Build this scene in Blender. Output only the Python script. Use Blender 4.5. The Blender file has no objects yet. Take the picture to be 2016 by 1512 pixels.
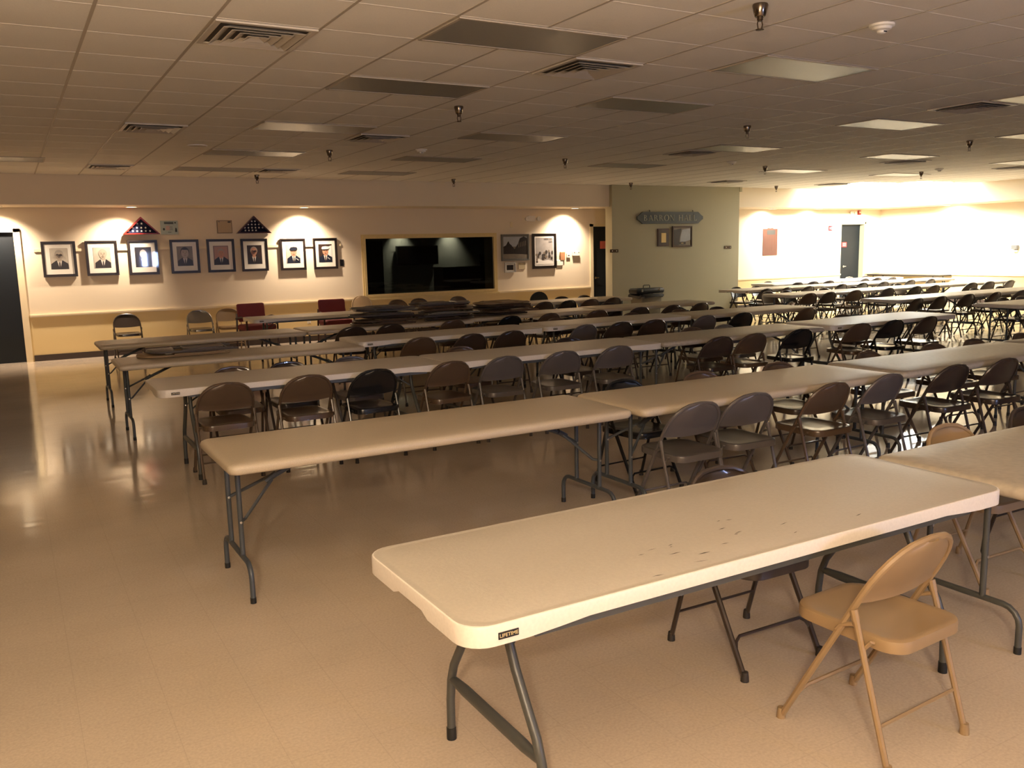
import bpy, bmesh, math, random
from mathutils import Vector, Matrix
C = bpy.context.scene.collection
SC = bpy.context.scene
PI = math.pi
random.seed(7)
H = 3.09            # ceiling height
P = 0.6288          # ceiling tile pitch
GX, GY = 0.555, 4.772
WY = 17.0           # face of the far wall
SY = 16.1           # face of the soffit
XR = 22.4           # right wall
XL, YF = -1.5, -4.2  # left and front walls

# ------------------------------------------------------------------ materials
def lin(c):
    return tuple((v / 12.92 if v <= 0.04045 else ((v + 0.055) / 1.055) ** 2.4) for v in [x / 255 for x in c])
MATS = {}
def mat(name, rgb, rough=0.5, metal=0.0, spec=0.5, var=0.0, scale=20.0, bump=0.0, coat=0.0, emit=None, strength=0.0):
    if name in MATS: return MATS[name]
    m = bpy.data.materials.new(name); m.use_nodes = True
    nt = m.node_tree; N = nt.nodes; L = nt.links
    b = N['Principled BSDF']
    col = lin(rgb) + (1,)
    b.inputs['Base Color'].default_value = col
    b.inputs['Roughness'].default_value = rough
    b.inputs['Metallic'].default_value = metal
    b.inputs['Specular IOR Level'].default_value = spec
    b.inputs['Coat Weight'].default_value = coat
    b.inputs['Coat Roughness'].default_value = 0.03
    if emit:
        b.inputs['Emission Color'].default_value = emit + (1,)
        b.inputs['Emission Strength'].default_value = strength
    if var or bump:
        tc = N.new('ShaderNodeTexCoord'); nz = N.new('ShaderNodeTexNoise')
        nz.inputs['Scale'].default_value = scale; nz.inputs['Detail'].default_value = 4
        L.new(tc.outputs['Object'], nz.inputs['Vector'])
        if var:
            rp = N.new('ShaderNodeMapRange')
            rp.inputs['From Min'].default_value = 0.3; rp.inputs['From Max'].default_value = 0.7
            rp.inputs['To Min'].default_value = 1 - var; rp.inputs['To Max'].default_value = 1 + var
            mx = N.new('ShaderNodeVectorMath'); mx.operation = 'SCALE'
            mx.inputs[0].default_value = col[:3]
            L.new(nz.outputs['Fac'], rp.inputs['Value']); L.new(rp.outputs['Result'], mx.inputs['Scale'])
            L.new(mx.outputs['Vector'], b.inputs['Base Color'])
        if bump:
            bp = N.new('ShaderNodeBump'); bp.inputs['Strength'].default_value = bump; bp.inputs['Distance'].default_value = 0.004
            L.new(nz.outputs['Fac'], bp.inputs['Height']); L.new(bp.outputs['Normal'], b.inputs['Normal'])
    MATS[name] = m
    return m

def wall_mat():
    m = bpy.data.materials.new('wall paint'); m.use_nodes = True
    N, L = m.node_tree.nodes, m.node_tree.links; b = N['Principled BSDF']
    b.inputs['Roughness'].default_value = 0.6; b.inputs['Specular IOR Level'].default_value = 0.25
    g = N.new('ShaderNodeNewGeometry'); s = N.new('ShaderNodeSeparateXYZ'); L.new(g.outputs['Position'], s.inputs[0])
    c = N.new('ShaderNodeMath'); c.operation = 'GREATER_THAN'; c.inputs[1].default_value = 0.78; L.new(s.outputs['Z'], c.inputs[0])
    mx = N.new('ShaderNodeMix'); mx.data_type = 'RGBA'; L.new(c.outputs[0], mx.inputs['Factor'])
    mx.inputs['A'].default_value = lin((216, 192, 140)) + (1,); mx.inputs['B'].default_value = lin((226, 210, 183)) + (1,)
    L.new(mx.outputs['Result'], b.inputs['Base Color'])
    nz = N.new('ShaderNodeTexNoise'); nz.inputs['Scale'].default_value = 60; L.new(g.outputs['Position'], nz.inputs['Vector'])
    bp = N.new('ShaderNodeBump'); bp.inputs['Strength'].default_value = 0.15; bp.inputs['Distance'].default_value = 0.003
    L.new(nz.outputs['Fac'], bp.inputs['Height']); L.new(bp.outputs['Normal'], b.inputs['Normal'])
    return m

def grid_lines(N, L, sock, pitch, off, width):
    a = N.new('ShaderNodeMath'); a.operation = 'SUBTRACT'; a.inputs[1].default_value = off; L.new(sock, a.inputs[0])
    d = N.new('ShaderNodeMath'); d.operation = 'DIVIDE'; d.inputs[1].default_value = pitch; L.new(a.outputs[0], d.inputs[0])
    f = N.new('ShaderNodeMath'); f.operation = 'PINGPONG'; f.inputs[1].default_value = 0.5; L.new(d.outputs[0], f.inputs[0])
    c = N.new('ShaderNodeMath'); c.operation = 'LESS_THAN'; c.inputs[1].default_value = width / pitch / 2; L.new(f.outputs[0], c.inputs[0])
    return c.outputs[0]

def ceiling_mat():
    m = bpy.data.materials.new('acoustic ceiling tile'); m.use_nodes = True
    N, L = m.node_tree.nodes, m.node_tree.links; b = N['Principled BSDF']
    b.inputs['Roughness'].default_value = 0.75; b.inputs['Specular IOR Level'].default_value = 0.25
    g = N.new('ShaderNodeNewGeometry'); s = N.new('ShaderNodeSeparateXYZ'); L.new(g.outputs['Position'], s.inputs[0])
    n1 = N.new('ShaderNodeTexNoise'); n1.inputs['Scale'].default_value = 140; L.new(g.outputs['Position'], n1.inputs['Vector'])
    # every tile sags a little: a shallow pillow per tile
    def pillow(sock, off):
        a = N.new('ShaderNodeMath'); a.operation = 'SUBTRACT'; a.inputs[1].default_value = off; L.new(sock, a.inputs[0])
        d = N.new('ShaderNodeMath'); d.operation = 'MULTIPLY'; d.inputs[1].default_value = PI / P; L.new(a.outputs[0], d.inputs[0])
        c = N.new('ShaderNodeMath'); c.operation = 'SINE'; L.new(d.outputs[0], c.inputs[0])
        e = N.new('ShaderNodeMath'); e.operation = 'ABSOLUTE'; L.new(c.outputs[0], e.inputs[0]); return e.outputs[0]
    pm = N.new('ShaderNodeMath'); pm.operation = 'MULTIPLY'
    L.new(pillow(s.outputs['X'], GX), pm.inputs[0]); L.new(pillow(s.outputs['Y'], GY), pm.inputs[1])
    n2 = N.new('ShaderNodeTexNoise'); n2.inputs['Scale'].default_value = 1.1; n2.inputs['Detail'].default_value = 1; L.new(g.outputs['Position'], n2.inputs['Vector'])
    ph = N.new('ShaderNodeMath'); ph.operation = 'MULTIPLY'; L.new(pm.outputs[0], ph.inputs[0]); L.new(n2.outputs['Fac'], ph.inputs[1])
    h2 = N.new('ShaderNodeMath'); h2.operation = 'MULTIPLY_ADD'; h2.inputs[1].default_value = 0.06
    L.new(n1.outputs['Fac'], h2.inputs[0]); L.new(ph.outputs[0], h2.inputs[2])
    bp = N.new('ShaderNodeBump'); bp.inputs['Strength'].default_value = 0.55; bp.inputs['Distance'].default_value = 0.012
    L.new(h2.outputs[0], bp.inputs['Height']); L.new(bp.outputs['Normal'], b.inputs['Normal'])
    vr = N.new('ShaderNodeMapRange'); vr.inputs['To Min'].default_value = 0.92; vr.inputs['To Max'].default_value = 1.06
    L.new(n1.outputs['Fac'], vr.inputs['Value'])
    sc = N.new('ShaderNodeVectorMath'); sc.operation = 'SCALE'; sc.inputs[0].default_value = lin((232, 226, 214)); L.new(vr.outputs['Result'], sc.inputs['Scale'])
    L.new(sc.outputs['Vector'], b.inputs['Base Color'])
    return m

def floor_mat():
    m = bpy.data.materials.new('waxed vinyl floor tile'); m.use_nodes = True
    N, L = m.node_tree.nodes, m.node_tree.links; b = N['Principled BSDF']
    g = N.new('ShaderNodeNewGeometry'); s = N.new('ShaderNodeSeparateXYZ'); L.new(g.outputs['Position'], s.inputs[0])
    n1 = N.new('ShaderNodeTexNoise'); n1.inputs['Scale'].default_value = 90; n1.inputs['Detail'].default_value = 6; L.new(g.outputs['Position'], n1.inputs['Vector'])
    n2 = N.new('ShaderNodeTexNoise'); n2.inputs['Scale'].default_value = 1.4; n2.inputs['Detail'].default_value = 5; L.new(g.outputs['Position'], n2.inputs['Vector'])
    r1 = N.new('ShaderNodeMapRange'); r1.inputs['From Min'].default_value = 0.3; r1.inputs['From Max'].default_value = 0.7
    r1.inputs['To Min'].default_value = 0.90; r1.inputs['To Max'].default_value = 1.06; L.new(n1.outputs['Fac'], r1.inputs['Value'])
    r2 = N.new('ShaderNodeMapRange'); r2.inputs['From Min'].default_value = 0.3; r2.inputs['From Max'].default_value = 0.7
    r2.inputs['To Min'].default_value = 0.93; r2.inputs['To Max'].default_value = 1.05; L.new(n2.outputs['Fac'], r2.inputs['Value'])
    mu = N.new('ShaderNodeMath'); mu.operation = 'MULTIPLY'; L.new(r1.outputs[0], mu.inputs[0]); L.new(r2.outputs[0], mu.inputs[1])
    lx = grid_lines(N, L, s.outputs['X'], 0.305, 0.08, 0.003); ly = grid_lines(N, L, s.outputs['Y'], 0.305, 0.05, 0.003)
    mxl = N.new('ShaderNodeMath'); mxl.operation = 'MAXIMUM'; L.new(lx, mxl.inputs[0]); L.new(ly, mxl.inputs[1])
    lm = N.new('ShaderNodeMath'); lm.operation = 'MULTIPLY_ADD'; lm.inputs[1].default_value = -0.10; lm.inputs[2].default_value = 1.0; L.new(mxl.outputs[0], lm.inputs[0])
    m2 = N.new('ShaderNodeMath'); m2.operation = 'MULTIPLY'; L.new(mu.outputs[0], m2.inputs[0]); L.new(lm.outputs[0], m2.inputs[1])
    sc = N.new('ShaderNodeVectorMath'); sc.operation = 'SCALE'; sc.inputs[0].default_value = lin((194, 178, 157)); L.new(m2.outputs[0], sc.inputs['Scale'])
    L.new(sc.outputs['Vector'], b.inputs['Base Color'])
    rr = N.new('ShaderNodeMapRange'); rr.inputs['From Min'].default_value = 0.3; rr.inputs['From Max'].default_value = 0.7
    rr.inputs['To Min'].default_value = 0.08; rr.inputs['To Max'].default_value = 0.15; L.new(n2.outputs['Fac'], rr.inputs['Value'])
    L.new(rr.outputs[0], b.inputs['Roughness'])
    b.inputs['Specular IOR Level'].default_value = 0.55
    mp = N.new('ShaderNodeMapping'); mp.inputs['Scale'].default_value = (1, 3.0, 1); L.new(g.outputs['Position'], mp.inputs['Vector'])
    n3 = N.new('ShaderNodeTexNoise'); n3.inputs['Scale'].default_value = 2.6; n3.inputs['Detail'].default_value = 2; L.new(mp.outputs[0], n3.inputs['Vector'])
    bp = N.new('ShaderNodeBump'); bp.inputs['Strength'].default_value = 0.10; bp.inputs['Distance'].default_value = 0.01
    L.new(n3.outputs['Fac'], bp.inputs['Height']); L.new(bp.outputs['Normal'], b.inputs['Normal'])
    return m

def glass_mat():
    m = bpy.data.materials.new('tinted window glass'); m.use_nodes = True
    N, L = m.node_tree.nodes, m.node_tree.links; N.remove(N['Principled BSDF'])
    o = N['Material Output']; t = N.new('ShaderNodeBsdfTransparent'); t.inputs[0].default_value = (0.42, 0.44, 0.42, 1)
    gl = N.new('ShaderNodeBsdfGlossy'); gl.inputs['Roughness'].default_value = 0.02
    fr = N.new('ShaderNodeFresnel'); fr.inputs[0].default_value = 1.45
    mx = N.new('ShaderNodeMixShader'); L.new(fr.outputs[0], mx.inputs[0]); L.new(t.outputs[0], mx.inputs[1]); L.new(gl.outputs[0], mx.inputs[2])
    L.new(mx.outputs[0], o.inputs['Surface']); return m

M_WALL = wall_mat(); M_CEIL = ceiling_mat(); M_FLOOR = floor_mat(); M_GLASS = glass_mat()
M_TRIM = mat('cream trim paint', (226, 208, 170), 0.4)
M_WTRIM = mat('yellow cream window trim', (214, 190, 132), 0.4, var=0.04)
M_BASE = mat('dark brown rubber base', (52, 38, 30), 0.5)
M_DOOR = mat('blue black door', (20, 25, 29), 0.5, var=0.05, scale=4, spec=0.3)
M_FRAME = mat('black brown frame wood', (34, 25, 20), 0.35, coat=0.3)
M_MAT = mat('cream picture mat', (222, 216, 200), 0.35, coat=0.6)
M_TBAR = mat('ceiling grid metal', (172, 160, 144), 0.5)
M_TBARX = mat('ceiling cross tee metal', (228, 220, 210), 0.6)
M_VENT = mat('vent metal', (188, 178, 164), 0.4)
M_VDARK = mat('vent dark throat', (84, 74, 64), 0.8)
M_LENS = mat('unlit prismatic lens', (136, 134, 126), 0.3, spec=0.2, var=0.03, scale=80)
M_LIT = mat('lit fluorescent lens', (250, 250, 240), 0.4, emit=(0.97, 1.0, 0.95), strength=70.0)
M_BULB = mat('lit downlight bulb', (255, 240, 210), 0.4, emit=(1.0, 0.78, 0.5), strength=30.0)
M_WHITE = mat('white plastic', (226, 220, 208), 0.45)
M_CHROME = mat('chrome', (200, 195, 185), 0.15, metal=1.0)
M_BRONZE = mat('dull brass', (78, 62, 46), 0.4, metal=0.8)
M_LEGG = mat('grey powder coated steel', (66, 67, 64), 0.4, var=0.05)
M_LEGB = mat('blue grey powder coated steel', (62, 67, 72), 0.4, var=0.05)
M_RUB = mat('black rubber', (20, 20, 19), 0.6)
M_RIVET = mat('bright rivet', (190, 185, 175), 0.3, metal=1.0)
M_BLACK = mat('black plastic', (18, 18, 18), 0.4)
M_RED = mat('red wood case', (120, 24, 14), 0.35, var=0.1)
M_DWOOD = mat('dark cherry wood', (60, 24, 18), 0.35, var=0.1)
M_NAVY = mat('navy flag field', (22, 24, 44), 0.85, spec=0.1, var=0.08, scale=60)
M_STAR = mat('white stars', (228, 226, 220), 0.8)

# ------------------------------------------------------------------ mesh helpers
class MB:
    def __init__(s): s.v = []; s.f = []; s.m = []; s.mats = []; s.smooth = []
    def mi(s, m):
        if m not in s.mats: s.mats.append(m)
        return s.mats.index(m)
    def add(s, vs, fs, m, sm=False):
        o = len(s.v); s.v += [tuple(v) for v in vs]; k = s.mi(m)
        for f in fs: s.f.append([i + o for i in f]); s.m.append(k); s.smooth.append(sm)
    def box(s, a, b, m):
        x0, x1 = sorted((a[0], b[0])); y0, y1 = sorted((a[1], b[1])); z0, z1 = sorted((a[2], b[2]))
        vs = [(x0,y0,z0),(x1,y0,z0),(x1,y1,z0),(x0,y1,z0),(x0,y0,z1),(x1,y0,z1),(x1,y1,z1),(x0,y1,z1)]
        s.add(vs, [(3,2,1,0),(4,5,6,7),(0,1,5,4),(1,2,6,5),(2,3,7,6),(3,0,4,7)], m); return s
    def tube(s, pts, r, m, n=8, closed=False, cap=True, flat=None):
        pts = [Vector(p) for p in pts]; N = len(pts); rings = []; up = None
        for i, p in enumerate(pts):
            if closed: d = pts[(i+1) % N] - pts[i-1]
            else: d = pts[min(i+1, N-1)] - pts[max(i-1, 0)]
            d.normalize()
            if up is None:
                ref = Vector((0,0,1)) if abs(d.z) < 0.9 else Vector((1,0,0))
                up = (ref - d * ref.dot(d)).normalized()
            else: up = (up - d * up.dot(d)).normalized()
            sd = d.cross(up); rr = r[i] if isinstance(r, (list, tuple)) else r
            rings.append([p + (up * math.cos(2*PI*k/n) * (flat if flat else 1) + sd * math.sin(2*PI*k/n)) * rr for k in range(n)])
        vs = [v for R in rings for v in R]; fs = []
        for i in range(N if closed else N-1):
            j = (i+1) % N
            for k in range(n): fs.append((i*n+k, i*n+(k+1) % n, j*n+(k+1) % n, j*n+k))
        if cap and not closed: fs += [tuple(reversed(range(n))), tuple(range((N-1)*n, N*n))]
        s.add(vs, fs, m, True); return s
    def rings(s, rs, m, cap0=True, cap1=True, sm=True):
        n = len(rs[0]); vs = [v for R in rs for v in R]; fs = []
        for i in range(len(rs)-1):
            for k in range(n): fs.append((i*n+k, i*n+(k+1) % n, (i+1)*n+(k+1) % n, (i+1)*n+k))
        if cap0: fs.append(tuple(reversed(range(n))))
        if cap1: fs.append(tuple(range((len(rs)-1)*n, len(rs)*n)))
        s.add(vs, fs, m, sm); return s
    def lathe(s, prof, c, m, n=16, axis='z'):
        rs = []
        for r, z in prof:
            R = []
            for k in range(n):
                a = 2*PI*k/n; x, y = r*math.cos(a), r*math.sin(a)
                R.append((c[0]+x, c[1]+y, c[2]+z) if axis == 'z' else (c[0]+x, c[1]+z, c[2]+y))
            rs.append(R)
        return s.rings(rs, m)
    def poly(s, pts2, y0, y1, m, ox=0, oz=0):      # polygon in x,z extruded along y (front face at y0)
        n = len(pts2)
        a = [(ox+x, y0, oz+z) for x, z in pts2]; b = [(ox+x, y1, oz+z) for x, z in pts2]
        fs = [tuple(range(n)), tuple(reversed(range(n, 2*n)))]
        fs += [(i, n+i, n+(i+1) % n, (i+1) % n) for i in range(n)]
        s.add(a+b, fs, m); return s
    def mesh(s, name):
        me = bpy.data.meshes.new(name); me.from_pydata(s.v, [], s.f)
        for m in s.mats: me.materials.append(m)
        me.polygons.foreach_set('material_index', s.m); me.polygons.foreach_set('use_smooth', s.smooth)
        bm = bmesh.new(); bm.from_mesh(me); bmesh.ops.recalc_face_normals(bm, faces=bm.faces); bm.to_mesh(me); bm.free()
        me.update()
        if any(s.smooth): me.set_sharp_from_angle(angle=math.radians(40))
        return me
    def build(s, name, parent=None, loc=None):
        o = bpy.data.objects.new(name, s.mesh(name)); C.objects.link(o)
        if parent: o.parent = parent
        if loc: o.location = loc
        return o

def put(name, me, parent=None, loc=None):
    o = bpy.data.objects.new(name, me); C.objects.link(o)
    if parent: o.parent = parent
    if loc: o.location = loc
    return o
def tag(o, label, cat, group=None):
    o['label'] = label; o['category'] = cat
    if group: o['group'] = group
    return o
def thing(name, label, cat, loc=(0,0,0), rz=0.0, group=None):
    o = bpy.data.objects.new(name, None); C.objects.link(o); o.empty_display_size = 0.1
    o.location = (loc[0], loc[1]+(0.003 if loc[1] == WY else 0), loc[2]); o.rotation_euler = (0, 0, rz)
    return tag(o, label, cat, group)
def struct(o):
    o['kind'] = 'structure'; return o
def copy_tree(o, parent=None):
    c = o.copy(); C.objects.link(c)
    if parent: c.parent = parent
    for ch in list(o.children): copy_tree(ch, c)
    return c
def rrect(w, h, r, n=5, cx=0, cy=0):
    out = []
    for sx, sy, a0 in ((1,1,0),(-1,1,90),(-1,-1,180),(1,-1,270)):
        for k in range(n+1):
            a = math.radians(a0 + 90*k/n)
            out.append((cx + sx*(w/2-r) + r*math.cos(a), cy + sy*(h/2-r) + r*math.sin(a)))
    return out
def arc(c, r, a0, a1, n=6):
    return [(c[0]+r*math.cos(math.radians(a0+(a1-a0)*k/n)), c[1]+r*math.sin(math.radians(a0+(a1-a0)*k/n))) for k in range(n+1)]
def ell(cx, cz, rx, rz, n=20, a0=0, a1=360):
    return [(cx+rx*math.cos(math.radians(a0+(a1-a0)*k/n)), cz+rz*math.sin(math.radians(a0+(a1-a0)*k/n))) for k in range(n if a1-a0 == 360 else n+1)]
def star(cx, cz, r):
    return [(cx+(r if k % 2 == 0 else r*0.42)*math.sin(PI*k/5), cz+(r if k % 2 == 0 else r*0.42)*math.cos(PI*k/5)) for k in range(10)]
def text_mesh(name, s, size, m, depth=0.0008, stretch=1.0):
    cu = bpy.data.curves.new(name, 'FONT'); cu.body = s; cu.size = size; cu.extrude = depth; cu.align_x = 'CENTER'; cu.align_y = 'CENTER'; cu.offset = 0.0
    o = bpy.data.objects.new(name, cu); C.objects.link(o)
    me = bpy.data.meshes.new_from_object(o.evaluated_get(bpy.context.evaluated_depsgraph_get()))
    bpy.data.objects.remove(o); bpy.data.curves.remove(cu)
    me.transform(Matrix.Scale(stretch, 4, (1,0,0))); me.transform(Matrix.Rotation(PI/2, 4, 'X'))
    me.materials.clear(); me.materials.append(m); me.name = name
    return me

# ------------------------------------------------------------------ room shell
struct(MB().box((XL, YF, -0.1), (XR, 21.2, 0), M_FLOOR).build('floor'))
cb = MB().box((XL, YF, H), (XR, 21.2, H+0.1), M_CEIL)
k = -8
while GX + k*P < XR:
    x = GX + k*P
    if x > XL: cb.box((x-0.010, YF, H-0.0015), (x+0.010, SY, H+0.002), M_TBAR)
    k += 1
k = -14
while GY + k*P < SY:
    y = GY + k*P
    if y > YF: cb.box((XL, y-0.008, H-0.001), (21.1, y+0.008, H+0.002), M_TBARX)
    k += 1
struct(cb.build('ceiling'))
T = 0.15
# far wall with the openings of two doors and the viewing window
WX0, WX1, WZ0, WZ1 = 6.39, 9.375, 0.86, 2.0
D1 = (-0.80, 0.17); D2 = (12.06, 12.98); D3 = (20.71, 21.70); DZ = 2.2
w = MB()
for a, b in ((XL, D1[0]), (D1[1], WX0), (WX1, D2[0]), (D2[1], D3[0]), (D3[1], XR)):
    w.box((a, WY, 0), (b, WY+T, H), M_WALL)
for d in (D1, D2, D3): w.box((d[0], WY, DZ), (d[1], WY+T, H), M_WALL)
w.box((WX0, WY, 0), (WX1, WY+T, WZ0), M_WALL); w.box((WX0, WY, WZ1), (WX1, WY+T, H), M_WALL)
struct(w.build('wall_back'))
struct(MB().box((XR, YF, 0), (XR+T, WY+T, H), M_WALL).build('wall_right'))
M_LOWBOUNCE = mat('dark low bounce wall', (84, 60, 42), 0.5, var=0.12, scale=5)  # unseen walls made dark to cut the light bouncing off them
struct(MB().box((XL-T, YF, 0), (XL, 6.0, H), M_LOWBOUNCE).box((XL-T, 6.0, 0), (XL, WY+T, H), M_WALL).build('wall_left'))
FD = (4.35, 5.90)
w = MB(); w.box((XL, YF-T, 0), (FD[0], YF, H), M_LOWBOUNCE); w.box((FD[1], YF-T, 0), (XR, YF, H), M_LOWBOUNCE); w.box((FD[0], YF-T, 2.15), (FD[1], YF, H), M_LOWBOUNCE)
struct(w.build('wall_front'))
# soffit along the far and right walls
w = MB(); w.box((XL, SY, 2.61), (XR, WY, H), M_WALL); w.box((21.1, YF, 2.61), (XR, SY, H), M_WALL)
struct(w.build('wall_soffit'))
# free-standing name wall between the two halves of the far end
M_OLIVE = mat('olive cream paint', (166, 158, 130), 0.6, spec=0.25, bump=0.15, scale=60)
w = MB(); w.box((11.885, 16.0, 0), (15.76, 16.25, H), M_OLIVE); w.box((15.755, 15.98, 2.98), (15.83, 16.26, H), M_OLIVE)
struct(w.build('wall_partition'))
# trims
w = MB()
for a, b in ((0.29, 6.31), (9.46, 11.97), (12.98, 20.71), (21.75, XR)):
    w.box((a, WY-0.028, 0.755), (b, WY, 0.775), M_TRIM); w.box((a, WY-0.04, 0.775), (b, WY, 0.80), M_TRIM)
struct(w.build('trim_1'))
w = MB(); w.box((XR-0.04, YF, 0.735), (XR, WY, 0.765), M_TRIM); struct(w.build('trim_2'))
w = MB(); w.box((0.45, WY-0.022, 1.865), (5.88, WY, 1.91), M_TRIM); struct(w.build('trim_3'))
w = MB()
for a, b in ((0.29, 11.97), (12.98, 20.71), (21.75, XR)): w.box((a, WY-0.012, 0), (b, WY, 0.105), M_BASE)
struct(w.build('baseboard_back'))
struct(MB().box((XR-0.012, YF, 0), (XR, WY, 0.105), M_BASE).build('baseboard_right'))

def casing(name, x0, x1, z1, wd=0.10, y=WY, left=True, right=True, dep=0.03):
    w = MB()
    if left: w.box((x0-wd, y-dep, 0), (x0, y+0.05, z1+0.06), M_TRIM)
    if right: w.box((x1, y-dep, 0), (x1+wd, y+0.05, z1+0.06), M_TRIM)
    w.box((x0-(wd if left else 0), y-dep, z1), (x1+(wd if right else 0), y+0.05, z1+0.06), M_TRIM)
    return struct(w.build(name))
casing('trim_4', D1[0], D1[1], DZ); casing('trim_5', D2[0], D2[1], DZ, 0.085); casing('trim_6', D3[0], D3[1], DZ, 0.05, left=False, dep=0.015)
def door(name, x0, x1, hx, y=WY+0.04, rec=0.04):
    d = struct(MB().box((x0, y, 0.008), (x1, y+0.045, DZ), M_DOOR).build(name))
    hb = MB(); hb.lathe([(0.03,0),(0.03,0.01),(0.012,0.012),(0.012,0.05),(0.0,0.051)], (hx, y-0.05, 1.0), M_CHROME, 12, 'y')
    hb.box((hx-0.01, y-0.055, 0.99), (hx+0.10, y-0.04, 1.01), M_CHROME)
    hb.build('door_handle', d); return d
door('door_1', D1[0], D1[1], -0.72)
door('door_2', D2[0], D2[1], 12.13)
d3 = door('door_3', D3[0], D3[1], 20.98, y=WY+0.15)
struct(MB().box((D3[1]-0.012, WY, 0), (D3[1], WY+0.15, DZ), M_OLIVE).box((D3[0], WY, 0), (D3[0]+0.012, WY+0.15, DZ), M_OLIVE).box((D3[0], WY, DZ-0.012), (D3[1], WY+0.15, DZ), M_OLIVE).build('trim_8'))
M_STICK = mat('faded red sticker', (190, 92, 80), 0.5); M_STICKR = mat('red safety sticker', (214, 40, 44), 0.5)
s = MB().box((12.30, WY+0.036, 1.68), (12.48, WY+0.04, 1.86), M_STICK).build('sticker'); tag(s, 'faded pink notice stuck on the dark door beside the name wall', 'notice')
s = MB().box((20.93, WY+0.142, 1.555), (21.13, WY+0.15, 1.69), M_STICKR)
for k in range(3): s.box((20.96, WY+0.140, 1.585+k*0.033), (21.10, WY+0.144, 1.597+k*0.033), M_WHITE)
tag(s.build('sticker'), 'small red notice on the dark door in the bright right corner', 'notice')
# front wall double door with narrow daylight panes (behind the camera)
M_SKY = mat('daylight in door pane', (200, 215, 255), 0.3, emit=(0.46, 0.58, 1.0), strength=290.0)
for i, (a, b, p0, p1) in enumerate(((FD[0], 5.12, 4.84, 5.00), (5.13, FD[1], 5.27, 5.42))):
    w = MB(); y0, y1 = YF-0.09, YF-0.045
    w.box((a, y0, 0.01), (p0, y1, 2.15), M_DOOR); w.box((p1, y0, 0.01), (b, y1, 2.15), M_DOOR)
    w.box((p0, y0, 0.01), (p1, y1, 1.38), M_DOOR); w.box((p0, y0, 1.91), (p1, y1, 2.15), M_DOOR)
    d = struct(w.build('door_%d' % (4+i)))
    MB().box((p0, y0+0.01, 1.38), (p1, y0+0.02, 1.91), M_SKY).build('window_pane', d)
casing('trim_7', FD[0], FD[1], 2.15, y=YF-0.02)

# ------------------------------------------------------------------ viewing window and the dark room behind it
w = MB()
def frame_boxes(w, x0, x1, z0, z1, fw, ya, yb, m):
    w.box((x0, ya, z0), (x0+fw, yb, z1), m); w.box((x1-fw, ya, z0), (x1, yb, z1), m)
    w.box((x0+fw, ya, z0), (x1-fw, yb, z0+fw), m); w.box((x0+fw, ya, z1-fw), (x1-fw, yb, z1), m)
frame_boxes(w, 6.31, 9.455, 0.78, 2.085, 0.08, WY-0.025, WY+0.02, M_WTRIM)
frame_boxes(w, 6.345, 9.42, 0.815, 2.05, 0.05, WY-0.04, WY+0.0, M_WTRIM)
w.box((6.29, WY-0.06, 0.755), (9.475, WY, 0.79), M_WTRIM)
win = struct(w.build('window_1'))
MB().box((6.39, WY+0.03, 0.86), (9.375, WY+0.036, 2.0), M_GLASS).build('window_pane', win)
w = MB(); w.box((9.375, WY+0.04, 0.86), (9.40, WY+0.42, 2.0), M_WTRIM); w.box((6.365, WY+0.04, 0.86), (6.39, WY+0.42, 2.0), M_WTRIM); w.box((6.365, WY+0.04, 0.835), (9.40, WY+0.42, 0.86), M_WTRIM); w.box((6.365, WY+0.04, 2.0), (9.40, WY+0.42, 2.025), M_WTRIM)
struct(w.build('trim_9'))
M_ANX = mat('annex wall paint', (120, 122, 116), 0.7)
w = MB(); w.box((6.1, 20.6, 0), (11.3, 20.7, 2.4), M_ANX); struct(w.build('wall_annex_back'))
w = MB(); w.box((6.0, WY+T, 0), (6.1, 20.7, 2.4), M_ANX); w.box((11.3, WY+T, 0), (11.4, 20.7, 2.4), M_ANX); struct(w.build('wall_annex_sides'))
struct(MB().box((6.0, WY+T, 2.4), (11.4, 20.7, 2.5), M_ANX).build('wall_annex_top'))
tv = thing('wall_television', 'black television on the far wall seen through the viewing window', 'television', (9.1, 20.5, 1.62))
MB().box((-0.57, -0.03, -0.24), (0.57, 0.05, 0.24), M_BLACK).build('screen_case', tv)
MB().box((-0.545, -0.036, -0.215), (0.545, -0.03, 0.215), mat('dark glossy screen', (10, 9, 9), 0.12)).build('screen', tv)
MB().box((-0.12, 0.05, -0.1), (0.12, 0.1, 0.1), M_BLACK).build('wall_bracket', tv)
cab = thing('storage_cabinet', 'tall dark cabinet at the left inside the viewing window', 'cabinet', (7.42, 19.7, 0))
MB().box((-0.35, -0.2, 0), (0.35, 0.25, 1.98), M_BLACK).build('body', cab)
for sx in (-1, 1):
    d = MB().box((sx*0.172-0.165, -0.222, 0.06), (sx*0.172+0.165, -0.2, 1.94), mat('dark cabinet door', (26, 27, 27), 0.5)).build('door', cab)
    MB().box((sx*0.03-0.008, -0.245, 0.95), (sx*0.03+0.008, -0.222, 1.12), M_CHROME).build('handle', d)
ct = thing('counter', 'black bar counter at the right inside the viewing window', 'counter', (10.0, 19.5, 0))
MB().box((-0.8, -0.28, 0), (0.8, 0.28, 1.28), mat('dark counter panel', (24, 23, 22), 0.5)).build('body', ct)
MB().box((-0.84, -0.32, 1.28), (0.84, 0.3, 1.325), M_BLACK).build('worktop', ct)
pl = thing('potted_plant', 'leafy plant standing on the counter behind the viewing window', 'plant', (10.37, 19.4, 1.326))
MB().lathe([(0.05,0),(0.07,0.10),(0.075,0.12),(0.06,0.12),(0.055,0.105),(0.0,0.105)], (0,0,0), M_BLACK, 14).build('pot', pl)
lb = MB(); M_LEAF = mat('dark leaves', (34, 44, 26), 0.5)
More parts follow.
